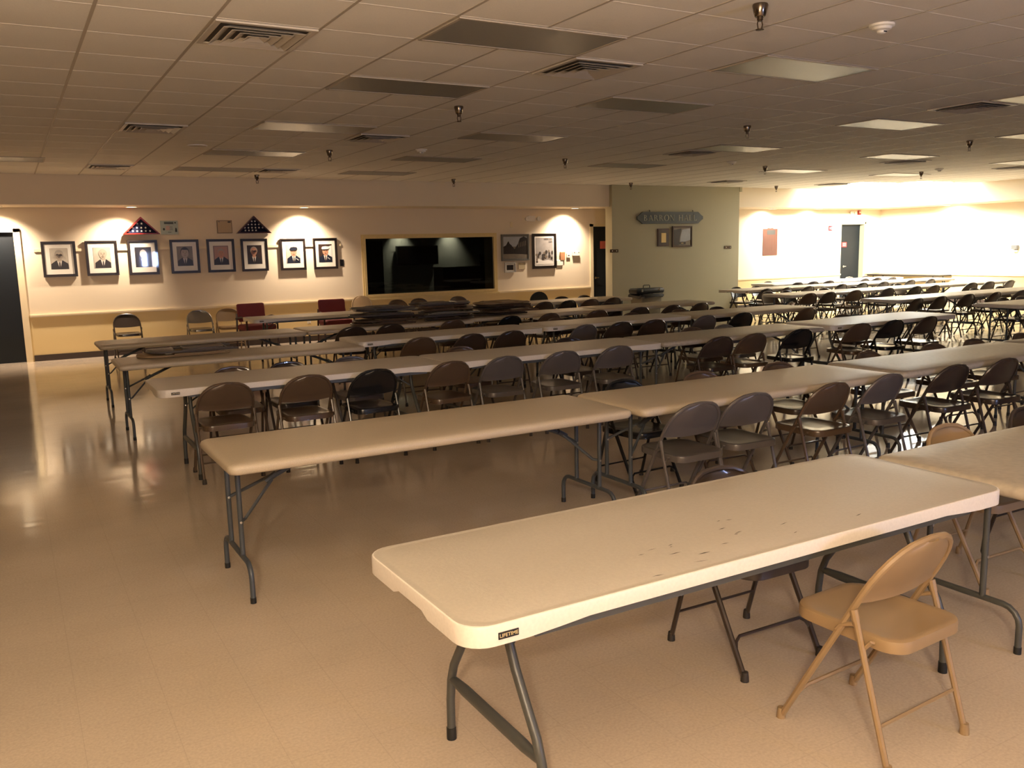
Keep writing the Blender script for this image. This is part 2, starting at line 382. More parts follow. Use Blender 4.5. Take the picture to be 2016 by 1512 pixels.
for k in range(26):
    a = random.uniform(0, 2*PI); tl = random.uniform(0.10, 0.19); up = random.uniform(0.05, 0.2)
    d = Vector((math.cos(a), math.sin(a), 0)); n = Vector((-d.y, d.x, 0))*0.018; b0 = Vector((0,0,0.1)); b1 = d*tl*0.6+Vector((0,0,0.1+up)); b2 = d*tl+Vector((0,0,0.1+up*0.75))
    lb.add([b0-n*0.3, b0+n*0.3, b1+n, b1-n, b2], [(0,1,2,3),(3,2,4)], M_LEAF)
lb.build('leaves', pl)
def spot(parent, loc, energy, size, blend, col, aim=(0,0,-1), rad=0.04):
    l = bpy.data.lights.new('lamp', 'SPOT'); l.energy = energy; l.spot_size = math.radians(size); l.spot_blend = blend; l.color = col; l.shadow_soft_size = rad
    o = bpy.data.objects.new('lamp', l); C.objects.link(o); o.parent = parent; o.location = loc
    o.rotation_euler = Vector(aim).to_track_quat('-Z', 'Y').to_euler(); return o
def downlight(x, y, z, label, energy, size=118, blend=1.0, col=(1.0, 0.80, 0.62), aim=(0, 0.3, -1), group='recessed downlights under the soffit', bulb=M_BULB):
    t = thing('recessed_downlight', label, 'ceiling light', (x, y, z), 0, group)
    MB().lathe([(0.078,-0.002),(0.082,-0.012),(0.112,-0.010),(0.115,0.0),(0.078,0.0)], (0,0,0), M_WHITE, 24).build('trim_ring', t)
    MB().lathe([(0.0,-0.003),(0.05,-0.004),(0.076,-0.002),(0.076,0.0),(0.0,0.0)], (0,0,0), bulb, 20).build('bulb', t)
    spot(t, (0, 0, -0.03), energy, size, blend, col, aim)
    return t
for i, x in enumerate((8.65, 10.05)):
    downlight(x, 20.35, 2.4, '%s downlight washing the wall behind the viewing window' % ('left', 'right')[i], 190.0, 80, 1.0, (1,0.85,0.65), (0,0.35,-1), 'downlights in the room behind the window', mat('dim downlight bulb', (200,190,170), 0.4, emit=(1,0.85,0.6), strength=3))
WARM = (1.0, 0.66, 0.34)
DL = 275.0
downlight(-0.05, 16.62, 2.61, 'lit downlight under the soffit above the leftmost dark door', DL*1.1)
downlight(2.0, 16.62, 2.61, 'lit downlight above the bright red-framed flag case', DL*1.15, 100, aim=(-0.38,0.3,-1))
downlight(5.06, 16.62, 2.61, 'lit downlight above the two uniformed portraits', DL*1.25)
downlight(11.31, 16.62, 2.61, 'lit downlight left of the name wall, above the stamp poster', DL*1.2, aim=(-0.12,0.3,-1))
CW = (1.0, 0.97, 0.9)
downlight(17.56, 16.62, 2.61, 'lit downlight above the wooden name board', 190, 150, 1.0, CW)
downlight(19.3, 16.62, 2.61, 'lit downlight on the bright wall between the name board and the corner door', 170, 155, 1.0, CW)
for i, (y, e) in enumerate(((14.6, 220), (11.6, 260), (8.4, 260))):
    downlight(21.9, y, 2.61, 'lit downlight over the right wall, %s from the corner' % ('first', 'second', 'third')[i], e, 160, 1.0, CW, (0.35, 0, -1))

# ------------------------------------------------------------------ ceiling fixtures
def troffer_mesh(lens):
    fr = MB(); L2, W2 = 0.615, 0.302
    for a, b in (((-L2,-W2),(L2,-W2+0.02)), ((-L2,W2-0.02),(L2,W2)), ((-L2,-W2),(-L2+0.02,W2)), ((L2-0.02,-W2),(L2,W2))):
        fr.box((a[0],a[1],-0.008), (b[0],b[1],0.0), M_TBAR)
    le = MB().box((-L2+0.02,-W2+0.02,-0.005), (L2-0.02,W2-0.02,0.0), lens)
    return fr.mesh('frame'), le.mesh('diffuser')
WASH = 2600.0
tr_off = troffer_mesh(M_LENS); tr_on = troffer_mesh(M_LIT)
ORD = ['first','second','third','fourth','fifth','sixth','seventh','eighth','ninth','tenth','eleventh','twelfth','thirteenth','fourteenth','fifteenth','sixteenth']
rows = {0.5: 'row nearest the camera', 3.5: 'second row from the camera', 7.6: 'third row from the camera', 11.75: 'fourth row from the camera', 15.6: 'row nearest the far wall'}
PAN = {0.5: [4, 8, 13.9], 3.5: [4, 8, 13.9, 19.0], 7.6: [4, 8, 14, 19.8, 25.5], 11.75: [4, 8.3, 14, 20.4, 25.5], 15.6: [4, 8.3]}
for gy, xs in PAN.items():
    for i, gx in enumerate(xs):
        t = thing('ceiling_light', 'unlit rectangular ceiling light panel, %s from left in the %s' % (ORD[i], rows[gy]), 'ceiling light', (GX+gx*P, GY+gy*P, H-0.002), 0, 'unlit fluorescent ceiling panels')
        put('frame', tr_off[0], t); put('diffuser', tr_off[1], t)
t = thing('ceiling_light', 'unlit ceiling light panel cut by the left edge of the picture', 'ceiling light', (0.0, 13.8, H-0.002), 0, 'unlit fluorescent ceiling panels')
put('frame', tr_off[0], t); put('diffuser', tr_off[1], t)
for x, y, nm in ((18.3, 14.2, 'left'), (19.6, 13.6, 'right')):
    t = thing('ceiling_light', 'lit fluorescent ceiling panel near the bright corner, the %s one' % nm, 'ceiling light', (x, y, H-0.002), 0, 'lit fluorescent ceiling panels')
    put('frame', tr_on[0], t); put('diffuser', tr_on[1], t)
    spot(t, (0, 0, -0.03), WASH, 140, 1.0, (0.97, 1.0, 0.95), (0.75, 0.75, -0.35), 0.2)  # extra spot added in the panel to whiten the corner walls

def vent_meshes():
    fr = MB(); S = 0.305
    for a, b in (((-S,-S),(S,-S+0.035)), ((-S,S-0.035),(S,S)), ((-S,-S+0.035),(-S+0.035,S-0.035)), ((S-0.035,-S+0.035),(S,S-0.035))):
        fr.box((a[0],a[1],-0.012), (b[0],b[1],-0.001), M_VENT)
    bk = MB().box((-S+0.03,-S+0.03,-0.003), (S-0.03,S-0.03,0.0), M_VDARK)
    cones = []
    for s0 in (0.245, 0.185, 0.125, 0.065):
        def sq(q, z): return [(-q,-q,z),(q,-q,z),(q,q,z),(-q,q,z)]
        c = MB(); c.rings([sq(s0-0.048, -0.004), sq(s0, -0.026), sq(s0+0.004, -0.024), sq(s0-0.043, -0.003)], M_VENT, False, False, False)
        cones.append(c.mesh('louver'))
    return fr.mesh('frame'), bk.mesh('backing'), cones
VM = vent_meshes()
VP = [(1.5,1.5,'nearest the camera at upper left'), (5.5,1.5,'beside the large unlit light panel at top centre'), (1.5,8.5,'at left, in the middle of three in a line'), (1.5,15.5,'at left, farthest of three in a line'),
      (5.5,8.5,'left of centre, beyond the second row of light panels'), (5.5,15.5,'near the far wall, above the second flag case'), (13.3,1.5,'at upper right with three bright slats'),
      (13.5,8.6,'right of centre, left of the dim light panel'), (21.2,8.45,'near the right, before the third row of panels'), (21.3,15.55,'near the far wall above the name wall'), (26.8,15.6,'in the bright far right corner'), (26.95,8.7,'at the right edge of the picture')]
for gx, gy, nm in VP:
    t = thing('ceiling_vent', 'square louvered ceiling air vent %s' % nm, 'vent', (GX+gx*P, GY+gy*P, H-0.002), 0, 'square ceiling vents')
    put('frame', VM[0], t); put('backing', VM[1], t)
    for c in VM[2]: put('louver', c, t)
# sprinkler heads
sp_cup = MB().lathe([(0.034,0.0),(0.036,-0.006),(0.026,-0.05),(0.022,-0.055),(0.0,-0.055)], (0,0,0), mat('tarnished chrome', (120, 108, 94), 0.25, metal=1.0), 14).mesh('escutcheon')
sb = MB().lathe([(0.014,-0.05),(0.014,-0.068),(0.010,-0.07),(0.010,-0.074),(0.0,-0.074)], (0,0,0), M_BRONZE, 10)
for sx in (-1, 1): sb.tube([(sx*0.011,0,-0.068),(sx*0.016,0,-0.085),(sx*0.011,0,-0.105),(0,0,-0.108)], 0.003, M_BRONZE, 6)
sb.lathe([(0.0,-0.106),(0.019,-0.107),(0.019,-0.110),(0.0,-0.111)], (0,0,0), M_BRONZE, 12)
sp_head = sb.mesh('sprinkler_head')
ycol = {3.82: 'nearest the camera', 7.68: 'in the second row out', 11.53: 'in the third row out', 15.42: 'in the row nearest the far wall'}
for i, x in enumerate((3.9, 7.67, 11.97, 16.4)):
    for y in (3.82, 7.68, 11.53, 15.42):
        if y == 3.82 and i > 0 or (y == 7.68 and i == 3): continue
        lab = 'ceiling sprinkler head %s, %s from left' % (ycol[y], ORD[i]) if y != 3.82 else 'large ceiling sprinkler head at top right, nearest the camera'
        t = thing('fire_sprinkler', lab, 'sprinkler', (x, y, H-0.001), 0, 'ceiling sprinkler heads'); t.scale = (1.25, 1.25, 1.3)
        put('escutcheon', sp_cup, t); put('sprinkler_head', sp_head, t)
sd_base = MB().lathe([(0.078,0.0),(0.078,-0.012),(0.07,-0.018),(0.0,-0.018)], (0,0,0), M_WHITE, 24).mesh('base')
sd_dome = MB().lathe([(0.062,-0.018),(0.055,-0.032),(0.03,-0.04),(0.026,-0.052),(0.018,-0.056),(0.0,-0.057)], (0,0,0), M_WHITE, 24).mesh('sensor')
sd_slot = MB().box((-0.014,-0.0295,-0.05), (0.014,-0.026,-0.043), M_BLACK).mesh('slot')
for x, y, nm in ((4.98,3.83,'at upper right, nearest the camera'), (5.03,11.06,'left of centre, far from the camera'), (10.71,11.07,'right of centre before the name wall'), (16.07,10.91,'at far right near the bright corner')):
    t = thing('smoke_detector', 'round white ceiling smoke detector %s' % nm, 'smoke detector', (x, y, H-0.001), 0, 'round smoke detectors')
    put('base', sd_base, t); put('sensor', sd_dome, t); put('slot', sd_slot, t)
t = thing('ceiling_speaker', 'round flat ceiling speaker grille at left before the far wall', 'speaker', (2.21, 11.53, H-0.001))
MB().lathe([(0.12,0.0),(0.118,-0.01),(0.105,-0.012),(0.105,-0.008),(0.0,-0.01)], (0,0,0), M_TBARX, 28).build('rim', t)
MB().lathe([(0.10,-0.010),(0.06,-0.014),(0.0,-0.015)], (0,0,0), M_VENT, 24).build('grille', t)
# lamps behind the camera: globe pendants and an added uplight for the ceiling
M_GLOBE = mat('lit opal globe', (255, 244, 224), 0.4, emit=(1.0, 0.82, 0.60), strength=10.0)
NEARE = 420.0
for x, y, e, nm in ((-1.0, -1.3, 1.0, 'nearer'), (-0.9, -3.4, 0.5, 'farther')):
    t = thing('globe_pendant', 'lit opal globe pendant behind the camera, the %s one' % nm, 'ceiling light', (x, y, H), 0, 'globe pendants behind the camera')
    MB().lathe([(0.06,0.0),(0.055,-0.03),(0.0,-0.03)], (0,0,0), M_WHITE, 16).build('canopy', t)
    MB().tube([(0,0,-0.02),(0,0,-0.18)], 0.006, M_WHITE, 6).build('stem', t)
    g = MB().lathe([(0.0,-0.42)]+[(0.12*math.sin(math.radians(a)), -0.30-0.12*math.cos(math.radians(a))) for a in range(15, 166, 15)]+[(0.0,-0.18)], (0,0,0), M_GLOBE, 20).build('globe', t)
    l = bpy.data.lights.new('lamp', 'POINT'); l.energy = NEARE*e; l.color = (1.0, 0.80, 0.58); l.shadow_soft_size = 0.12
    g.visible_shadow = False
    o = bpy.data.objects.new('lamp', l); C.objects.link(o); o.parent = t; o.location = (0, 0, -0.30)
t = thing('added_uplight', 'added bronze uplight brightening the ceiling, unseen behind the camera', 'lamp', (-1.15, -0.6, 0))  # unseen lamp, added only to lighten the ceiling
MB().lathe([(0.0,0.0),(0.15,0.0),(0.15,0.015),(0.02,0.03),(0.0,0.03)], (0,0,0), M_BRONZE, 24).build('base', t)
MB().tube([(0,0,0.02),(0,0,1.60)], 0.011, M_BRONZE, 8).build('pole', t)
MB().lathe([(0.02,1.58),(0.05,1.60),(0.15,1.68),(0.155,1.685),(0.14,1.68),(0.04,1.61),(0.0,1.605)], (0,0,0), M_BRONZE, 24).build('lamp_shade', t)
spot(t, (0, 0, 1.70), 1500.0, 175, 0.3, (1.0, 0.80, 0.56), (0, 0, 1), 0.08)

# ------------------------------------------------------------------ folding tables
def tmat(name, rgb, **k): return mat(name, rgb, rough=k.get('rough', 0.38), var=k.get('var', 0.04), scale=k.get('scale', 60), bump=0.15)
M_TA = tmat('white molded plastic', (224, 216, 204), scale=90)
M_TA2 = tmat('off white molded plastic', (206, 197, 182), scale=90)
M_TATOP = tmat('worn white plastic top', (178, 170, 156), scale=90)
M_TB = tmat('speckled beige plastic', (186, 172, 148), var=0.10, scale=240)
M_TC = tmat('worn grey laminate', (172, 162, 144), var=0.10, scale=30)
TL, TW = 2.44, 0.76
def top_a(m, bottom=0.047, mt=None):
    pts = []
    r = 0.085
    def side(p, q, n):
        return [(p[0]+(q[0]-p[0])*k/n, p[1]+(q[1]-p[1])*k/n) for k in range(1, n)]
    base = rrect(TL, TW, r, 6); n = len(base)//4; out = []
    for i in range(4):
        cor = base[i*n:(i+1)*n]; out += cor
        out += side(cor[-1], base[((i+1)*n) % len(base)], 22 if i % 2 == 0 else 14)
    def sc(d, z):
        res = []
        for x, y in out:
            fx = (TL/2-d)/(TL/2); fy = (TW/2-d)/(TW/2); res.append((x*fx, y*fy, z))
        return res
    def drop(x, y):          # apron is deeper round the corners and notched in the middle of the short ends
        ax, ay = abs(x), abs(y)
        if ax > TL/2-0.02 and ay < 0.11: return 0.045 if ay < 0.085 else 0.045+(ay-0.085)/0.025*0.015
        t = min(max((ax-(TL/2-0.34))/0.09, 0), 1); t = t*t*(3-2*t)
        return bottom + 0.014*t
    outer = sc(0, 0.735)
    low = [(x, y, 0.742-drop(x, y)) for x, y, z in outer]
    low2 = [(x*0.994, y*0.982, z+0.001) for x, y, z in low]
    b = MB()
    b.rings([sc(0.20, 0.7405), sc(0.03, 0.7405), sc(0.024, 0.7393), sc(0.014, 0.7412), sc(0.006, 0.7404)], mt or m, True, False)
    b.rings([sc(0.006, 0.7404), sc(0.002, 0.739), outer, low, low2, sc(0.014, 0.715), sc(0.06, 0.712)], m, False, True)
    return b.mesh('tabletop')
def top_b(m):
    def sc(d, z): return [(x*(TL/2-d)/(TL/2), y*(TW/2-d)/(TW/2), z) for x, y in rrect(TL, TW, 0.05, 6)]
    b = MB(); b.rings([sc(0.2, 0.7385), sc(0.038, 0.7385), sc(0.034, 0.7375), sc(0.016, 0.734), sc(0.005, 0.726), sc(0.0, 0.712), sc(0.003, 0.694), sc(0.012, 0.684), sc(0.03, 0.682)], m)
    return b.mesh('tabletop')
def legs_a():
    r = 0.0155; out = {}
    def leg(sx, sy):
        x = sx*(TL/2-0.27); b = MB()
        pts = [(x, sy*0.11, 0.70), (x, sy*0.11, 0.61), (x, sy*0.12, 0.55), (x, sy*0.16, 0.47), (x, sy*0.22, 0.38), (x, sy*0.275, 0.30), (x, sy*0.302, 0.23), (x, sy*0.313, 0.15), (x, sy*0.316, 0.02)]
        return b.tube(pts, r, M_LEGG, 10).mesh('leg')
    def cap(sx, sy):
        x = sx*(TL/2-0.27); return MB().lathe([(0.0,0.0),(0.0178,0.0),(0.0175,0.045),(0.0155,0.046),(0.0,0.046)], (x, sy*0.316, 0), M_RUB, 12).mesh('foot_cap')
    out['legs'] = [(leg(a, b), cap(a, b)) for a in (-1,1) for b in (-1,1)]
    out['cross'] = [MB().tube([(s*(TL/2-0.27), y, 0.24) for y in (-0.30,-0.2,0.2,0.30)], [0.013,0.019,0.019,0.013], M_LEGG, 10, flat=1.1).mesh('crossbar') for s in (-1,1)]
    out['rail'] = [MB().box((-TL/2+0.22, s*(TW/2-0.028)-0.012, 0.668), (TL/2-0.22, s*(TW/2-0.028)+0.012, 0.70), M_LEGG).mesh('side_rail') for s in (-1,1)]
    br = []
    for s in (-1,1):
        x = s*(TL/2-0.27); b = MB()
        b.tube([(x, 0, 0.70), (x, 0.0, 0.665)], 0.012, M_LEGG, 8)
        b.tube([(x, -0.18, 0.69), (x, 0.18, 0.69)], 0.011, M_LEGG, 8)
        for sy in (-1,1): b.tube([(x, sy*0.125, 0.53), (x-s*0.10, sy*0.10, 0.60), (x-s*0.22, sy*0.06, 0.68)], 0.007, M_LEGG, 6)
        b.tube([(x-s*0.20, 0.07, 0.67), (x-s*0.20, -0.07, 0.67)], 0.008, M_LEGG, 6)
        b.tube([(x-s*0.20, 0, 0.67), (x-s*0.52, 0, 0.705)], 0.010, M_LEGG, 6)
        for sy in (-1,1): b.lathe([(0.0,-0.002),(0.007,0.0),(0.0,0.004)], (x, sy*0.125-0.016, 0.53), M_RIVET, 8, 'y')
        br.append(b.mesh('leg_brace'))
    out['brace'] = br
    return out
def legs_b(m):
    r = 0.0135; out = {'legs': [], 'foot': [], 'brace': [], 'caps': []}
    for s in (-1,1):
        x = s*(TL/2-0.09)
        for sy in (-1,1): out['legs'].append(MB().tube([(x, sy*0.13, 0.69), (x, sy*0.13, 0.20)], r, m, 10).mesh('leg'))
        f = [(x,-0.295,0.02),(x,-0.295,0.12)] + [(x, -0.295+0.075*(1-math.cos(math.radians(a))), 0.12+0.075*math.sin(math.radians(a))) for a in (22,45,68,90)]
        f = f + [(x,-p[1],p[2]) for p in reversed(f)]
        out['foot'].append(MB().tube(f, r, m, 10).mesh('foot_rail'))
        for sy in (-1,1): out['caps'].append(MB().lathe([(0.0,0.0),(0.0152,0.0),(0.0152,0.03),(0.0,0.03)], (x, sy*0.295, 0), M_RUB, 12).mesh('foot_cap'))
        b = MB(); q = x-s*0.20
        b.tube([(x, 0.13, 0.45), (q, 0.02, 0.56)], 0.009, m, 6); b.tube([(x, -0.13, 0.38), (x-s*0.03, -0.10, 0.385), (q, -0.02, 0.55)], 0.009, m, 6)
        b.tube([(q+s*0.03, 0, 0.54), (q-s*0.03, 0, 0.575)], 0.022, m, 8, flat=0.8)
        b.tube([(q, 0, 0.556), (x-s*0.50, 0, 0.685)], 0.0135, m, 8)
        b.tube([(x, -0.13, 0.672), (x, 0.13, 0.672)], 0.011, m, 8)
        for sy, z in ((-1,0.38),(1,0.45)): b.lathe([(0.0,-0.002),(0.007,0.0),(0.0,0.004)], (x, sy*0.13-0.016, z), M_RIVET, 8, 'y')
        out['brace'].append(b.mesh('leg_brace'))
    return out
LA = legs_a(); LB = legs_b(M_LEGB); LBC = legs_b(M_LEGG)
TOPS = {'A': top_a(M_TA, mt=M_TATOP), 'a': top_a(M_TA2), 'B': top_b(M_TB), 'C': top_b(M_TC), 'W': top_b(tmat('off white grained plastic', (216, 210, 198), var=0.06, scale=120))}
plate = MB().box((-0.034,-0.002,-0.011), (0.034,0.002,0.011), M_BLACK).mesh('label_plate')
plate_txt = text_mesh('lettering', 'LIFETIME', 0.0165, mat('gold print', (206, 186, 140), 0.4), 0.0006)
def table(kind, cx, cy, label, group, rz=0.0):
    t = thing('folding_table', label, 'table', (cx, cy, 0), rz, group)
    put('tabletop', TOPS[kind], t)
    if kind in 'Aa':
        for l, c in LA['legs']:
            put('foot_cap', c, put('leg', l, t))
        for n, k in (('crossbar','cross'), ('side_rail','rail'), ('leg_brace','brace')):
            for me in LA[k]: put(n, me, t)
        p = put('label_plate', plate, t, (-TL/2+0.125, -TW/2-0.001, 0.708)); p.scale = (0.92, 1, 0.88)
        put('lettering', plate_txt, p, (0, -0.0026, 0))
    else:
        S = LB if kind in 'BW' else LBC
        for l in S['legs']: put('leg', l, t)
        for i, f in enumerate(S['foot']):
            fo = put('foot_rail', f, t)
            for c in S['caps'][i*2:i*2+2]: put('foot_cap', c, fo)
        for b in S['brace']: put('leg_brace', b, t)
    return t
GT = 'long folding tables set out in rows'
table('A', 2.175, 2.31, 'white plastic folding table nearest the camera, with dark scuffs on its top', GT)
table('C', 4.66, 2.22, 'grey folding table at lower right, end to end with the nearest white table', GT)
for row, spec in (('second', [('B',2.05,4.56),('B',4.53,4.52),('C',7.05,4.53),('C',9.52,4.53)]),
                  ('third', [('a',2.12,7.28),('a',4.57,7.29),('C',7.05,7.33),('a',9.63,7.36)]),
                  ('fourth', [('B',2.05,9.18),('a',4.56,9.58),('a',7.10,9.68),('B',9.60,9.65)]),
                  ('fifth', [('B',2.07,11.35),('B',4.54,11.42),('B',7.00,11.65),('B',9.50,11.78)]),
                  ('sixth', [('a',4.46,13.98),('B',6.92,13.95),('B',9.37,13.95)])):
    for i, (k, x, y) in enumerate(spec):
        end = ' of tables'
        if row == 'fifth' and i == 1: end = ', piled with folded chairs'
        if row == 'fourth' and i == 0: end = ', two folded chairs lying on it'
        if row == 'sixth' and i == 0: end = ', before the two red armchairs'
        table(k, x, y, '%s folding table, %s from left in the %s row%s' % ({'a':'off-white','B':'beige','C':'worn grey'}[k], ORD[i], row, end), GT)
for row, spec in (('first', [('W',14.02,7.65),('W',16.48,7.65)]), ('second', [('W',13.98,9.68),('W',16.44,9.68),('W',18.9,9.68)]),
                  ('third', [('W',14.02,11.98),('W',16.48,11.98),('W',18.94,11.98)]), ('fourth', [('a',14.65,13.88),('W',17.11,13.88),('W',19.57,13.88)]),
                  ('last', [('W',17.15,15.38),('W',19.61,15.38)])):
    for i, (k, x, y) in enumerate(spec):
        table(k, x, y, '%s folding table, %s from left in the right block\'s %s row' % ({'a':'off-white','W':'off-white'}[k], ORD[i], row), GT)
dt = thing('wall_table', 'narrow dark-edged table standing against the bright right wall', 'table', (22.1, 15.83, 0))
MB().box((-0.28, -1.17, 0.715), (0.28, 1.12, 0.75), mat('dark laminate', (40, 34, 30), 0.4)).build('tabletop', dt)
for sy in (-1, 1):
    for sx in (-1, 1): MB().tube([(sx*0.22, sy*0.95, 0.715), (sx*0.22, sy*0.95, 0.0)], 0.014, M_LEGG, 8).build('leg', dt)
# scuffs on the near table are part of its surface
scuffs = []; M_SC = mat('black scuff', (58, 48, 42), 0.6)
rs = random.Random(3)
for px, py in ((1.70,2.14),(1.76,2.16),(1.83,2.145),(1.84,2.16),(1.80,2.09),(2.10,2.12),(2.12,2.13),(2.15,2.26),(2.19,2.25),(2.10,2.19),(2.32,2.11),(1.88,2.04),(1.82,1.99),(2.28,2.02),(1.63,1.97),(2.0,2.07),(2.62,2.03)):
    L_ = rs.uniform(0.008, 0.032); a = rs.uniform(-0.25, 0.25); W_ = rs.uniform(0.0012, 0.003); dx, dy = math.cos(a)*L_, math.sin(a)*L_
    scuffs.append(MB()); scuffs[-1].add([(px-dx-2.175,py-dy-2.31,0.7411),(px-2.175,py-W_-2.31,0.7411),(px+dx-2.175,py+dy-2.31,0.7411),(px-2.175,py+W_-2.31,0.7411)], [(0,1,2,3)], M_SC)
near_table = [o for o in bpy.data.objects if o.name == 'folding_table'][0]
for q in scuffs: q.build('scuff_mark', near_table)

# ------------------------------------------------------------------ folding chairs
CH = {'e': ('beige', (142, 118, 86), 0.5), 'b': ('brown', (82, 65, 50), 0.3), 'd': ('dark brown', (54, 44, 37), 0.28), 'k': ('black', (24, 24, 25), 0.25), 'g': ('grey', (86, 80, 77), 0.35), 's': ('silver', (150, 145, 135), 0.25)}
def cmat(k): return mat(CH[k][0]+' enamelled chair steel', CH[k][1], CH[k][2], var=0.03, scale=8, metal=0.6 if k == 's' else 0.0, coat=0.25 if k not in 'eg' else 0.0)
FY, TY, TZ = 0.230, -0.195, 0.772     # front foot y, backrest top y, top z
def fp(u, z, off=0.0): return (u, FY+(TY-FY)*z/TZ+off, z)
def uprofile(hw, z0, z1, r, inset=0.0):
    pts = [(-hw, z0), (-hw, z1-r)] + [(-hw+r+r*math.cos(math.radians(a)), z1-r+r*math.sin(math.radians(a))) for a in range(165, 89, -15)]
    return pts + [(-u, z) for u, z in reversed(pts[:-1])] if False else pts + [(-u, z) for u, z in reversed(pts)]
CM = {}
def chair_meshes(k):
    if k in CM: return CM[k]
    m = cmat(k); d = {}
    rt = 0.0122
    # continuous bent tube: front legs rise into the back frame
    half = [(-0.212, 0.015), (-0.213, 0.25), (-0.214, 0.45), (-0.213, 0.585)] + [(-0.213+0.165*(1-math.cos(math.radians(a))), 0.585+0.17*math.sin(math.radians(a))) for a in (15,30,45,60,75,90)]
    path = half + [(-u, z) for u, z in reversed(half)]
    path.insert(len(half), (0.0, 0.759))
    d['front_frame'] = MB().tube([fp(u, z) for u, z in path], rt, m, 8).mesh('front_frame')
    # backrest panel, dished towards the back
    b = MB(); hs = [h for h in half if h[1] > 0.5] ; nu = 8; rows_ = []
    zs = [0.548, 0.56, 0.60, 0.64, 0.68, 0.71, 0.735, 0.755]
    def hwid(z):
        if z <= 0.585: return 0.206
        t = min((z-0.585)/0.17, 1.0); return 0.206-0.165*(1-math.sqrt(max(1-t*t, 0)))
    fr, bk = [], []
    for z in zs:
        w_ = hwid(z)
        for j in range(nu+1):
            s = -1+2*j/nu; u = w_*s
            dish = 0.022*(1-s*s)
            lip = 0.006 if z < 0.55 else 0.0
            fr.append(fp(u, z+(-0.012*(1-s*s) if z < 0.57 else 0), -dish+0.005)); bk.append(fp(u, z+(-0.012*(1-s*s) if z < 0.57 else 0), -dish-0.004-lip))
    n = nu+1; R = len(zs); fs = []
    for i in range(R-1):
        for j in range(nu):
            q = (i*n+j, i*n+j+1, (i+1)*n+j+1, (i+1)*n+j); fs.append(q); fs.append(tuple(x+R*n for x in reversed(q)))
    edge = [j for j in range(n)] + [i*n+nu for i in range(1, R)] + [(R-1)*n+j for j in range(nu-1, -1, -1)] + [i*n for i in range(R-2, 0, -1)]
    for a in range(len(edge)):
        p, q = edge[a], edge[(a+1) % len(edge)]; fs.append((p, q, q+R*n, p+R*n))
    b.add(fr+bk, fs, m, True); d['backrest'] = b.mesh('backrest')
    # seat pan with rolled skirt
    def so(k_, z, dish=0):
        pts = []
        for x, y in rrect(0.39, 0.43, 0.075, 6):
            if y > 0: x *= 0.97 + 0.0*y
            y2 = y + (0.02*(1-(x/0.19)**2) if y > 0.12 else 0)
            pts.append((x*k_, y2*k_-0.005, z+dish))
        return pts
    s = MB(); s.rings([so(0.35, 0.4345), so(0.7, 0.4375), so(0.86, 0.443), so(0.95, 0.446), so(0.99, 0.442), so(1.0, 0.434), so(1.0, 0.403), so(0.985, 0.402), so(0.97, 0.43), so(0.5, 0.429)], m)
    d['seat'] = s.mesh('seat')
    d['rear'] = []; d['link'] = []; d['cap'] = []
    for sx in (-1, 1):
        t = MB(); t.tube([(sx*0.224, -0.215, 0.02), (sx*0.222, -0.075, 0.50)], 0.011, m, 8)
        t.tube([(sx*0.222, -0.078, 0.488), (sx*0.2218, -0.067, 0.525)], 0.0135, m, 8)
        d['rear'].append(t.mesh('rear_leg'))
        l = MB(); l.tube([(sx*0.223, -0.07, 0.475), (sx*0.220, -0.02, 0.455), (sx*0.217, 0.0, 0.43)], 0.008, m, 6)
        l.tube([(sx*0.200, -0.13, 0.425), (sx*0.212, -0.13, 0.43), (sx*0.218, -0.10, 0.39)], 0.007, m, 6)
        d['link'].append(l.mesh('hinge_link'))
        for x, y in ((sx*0.212, FY-0.004), (sx*0.224, -0.217)):
            d['cap'].append(MB().lathe([(0.0,0.0),(0.0172,0.0),(0.016,0.02),(0.0135,0.04),(0.0,0.04)], (x, y, 0), m if k in 'eg' else mat('dark rubber foot', (44, 38, 32), 0.6), 10).mesh('foot_cap'))
    yb = FY+(TY-FY)*0.15/TZ
    d['str'] = [MB().tube([fp(-0.21, 0.105), fp(-0.195, 0.135), fp(-0.17, 0.15), fp(0.17, 0.15), fp(0.195, 0.135), fp(0.21, 0.105)], 0.0075, m, 6).mesh('front_stretcher'),
                MB().tube([(-0.222, -0.172, 0.15), (0.222, -0.172, 0.15)], 0.0065, m, 6).mesh('rear_stretcher')]
    CM[k] = d; return d
PROTO = {}
def chair_proto(k, far):
    key = (k, far)
    t = thing('folding_chair', 'x', 'chair'); d = chair_meshes(k)
    put('front_frame', d['front_frame'], t); put('backrest', d['backrest'], t); put('seat', d['seat'], t)
    for i, r in enumerate(d['rear']): put('rear_leg', r, t)
    put('stretcher', d['str'][0], t); put('stretcher', d['str'][1], t)
    if not far:
        for r in d['link']: put('hinge_link', r, t)
        for r in d['cap']: put('foot_cap', r, t)
    return t
def chair(k, x, ytop, facing, label, group, far=False, jit=0.0):
    key = (k, far)
    if key not in PROTO: PROTO[key] = t = chair_proto(k, far)
    else: t = copy_tree(PROTO[key])
    jx = random.uniform(-1, 1)*jit
    if facing == 'away': t.location = (x, ytop-TY, 0); t.rotation_euler = (0, 0, jx)
    else: t.location = (x, ytop+TY, 0); t.rotation_euler = (0, 0, PI+jx)
    return tag(t, label, 'chair', group)
GC = 'steel folding chairs along the tables'
t = chair('e', 2.545, 1.690, 'away', 'beige folding chair nearest the camera, its back to us, at the nearest white table', GC)
t.rotation_euler = (0, 0, 0.05)
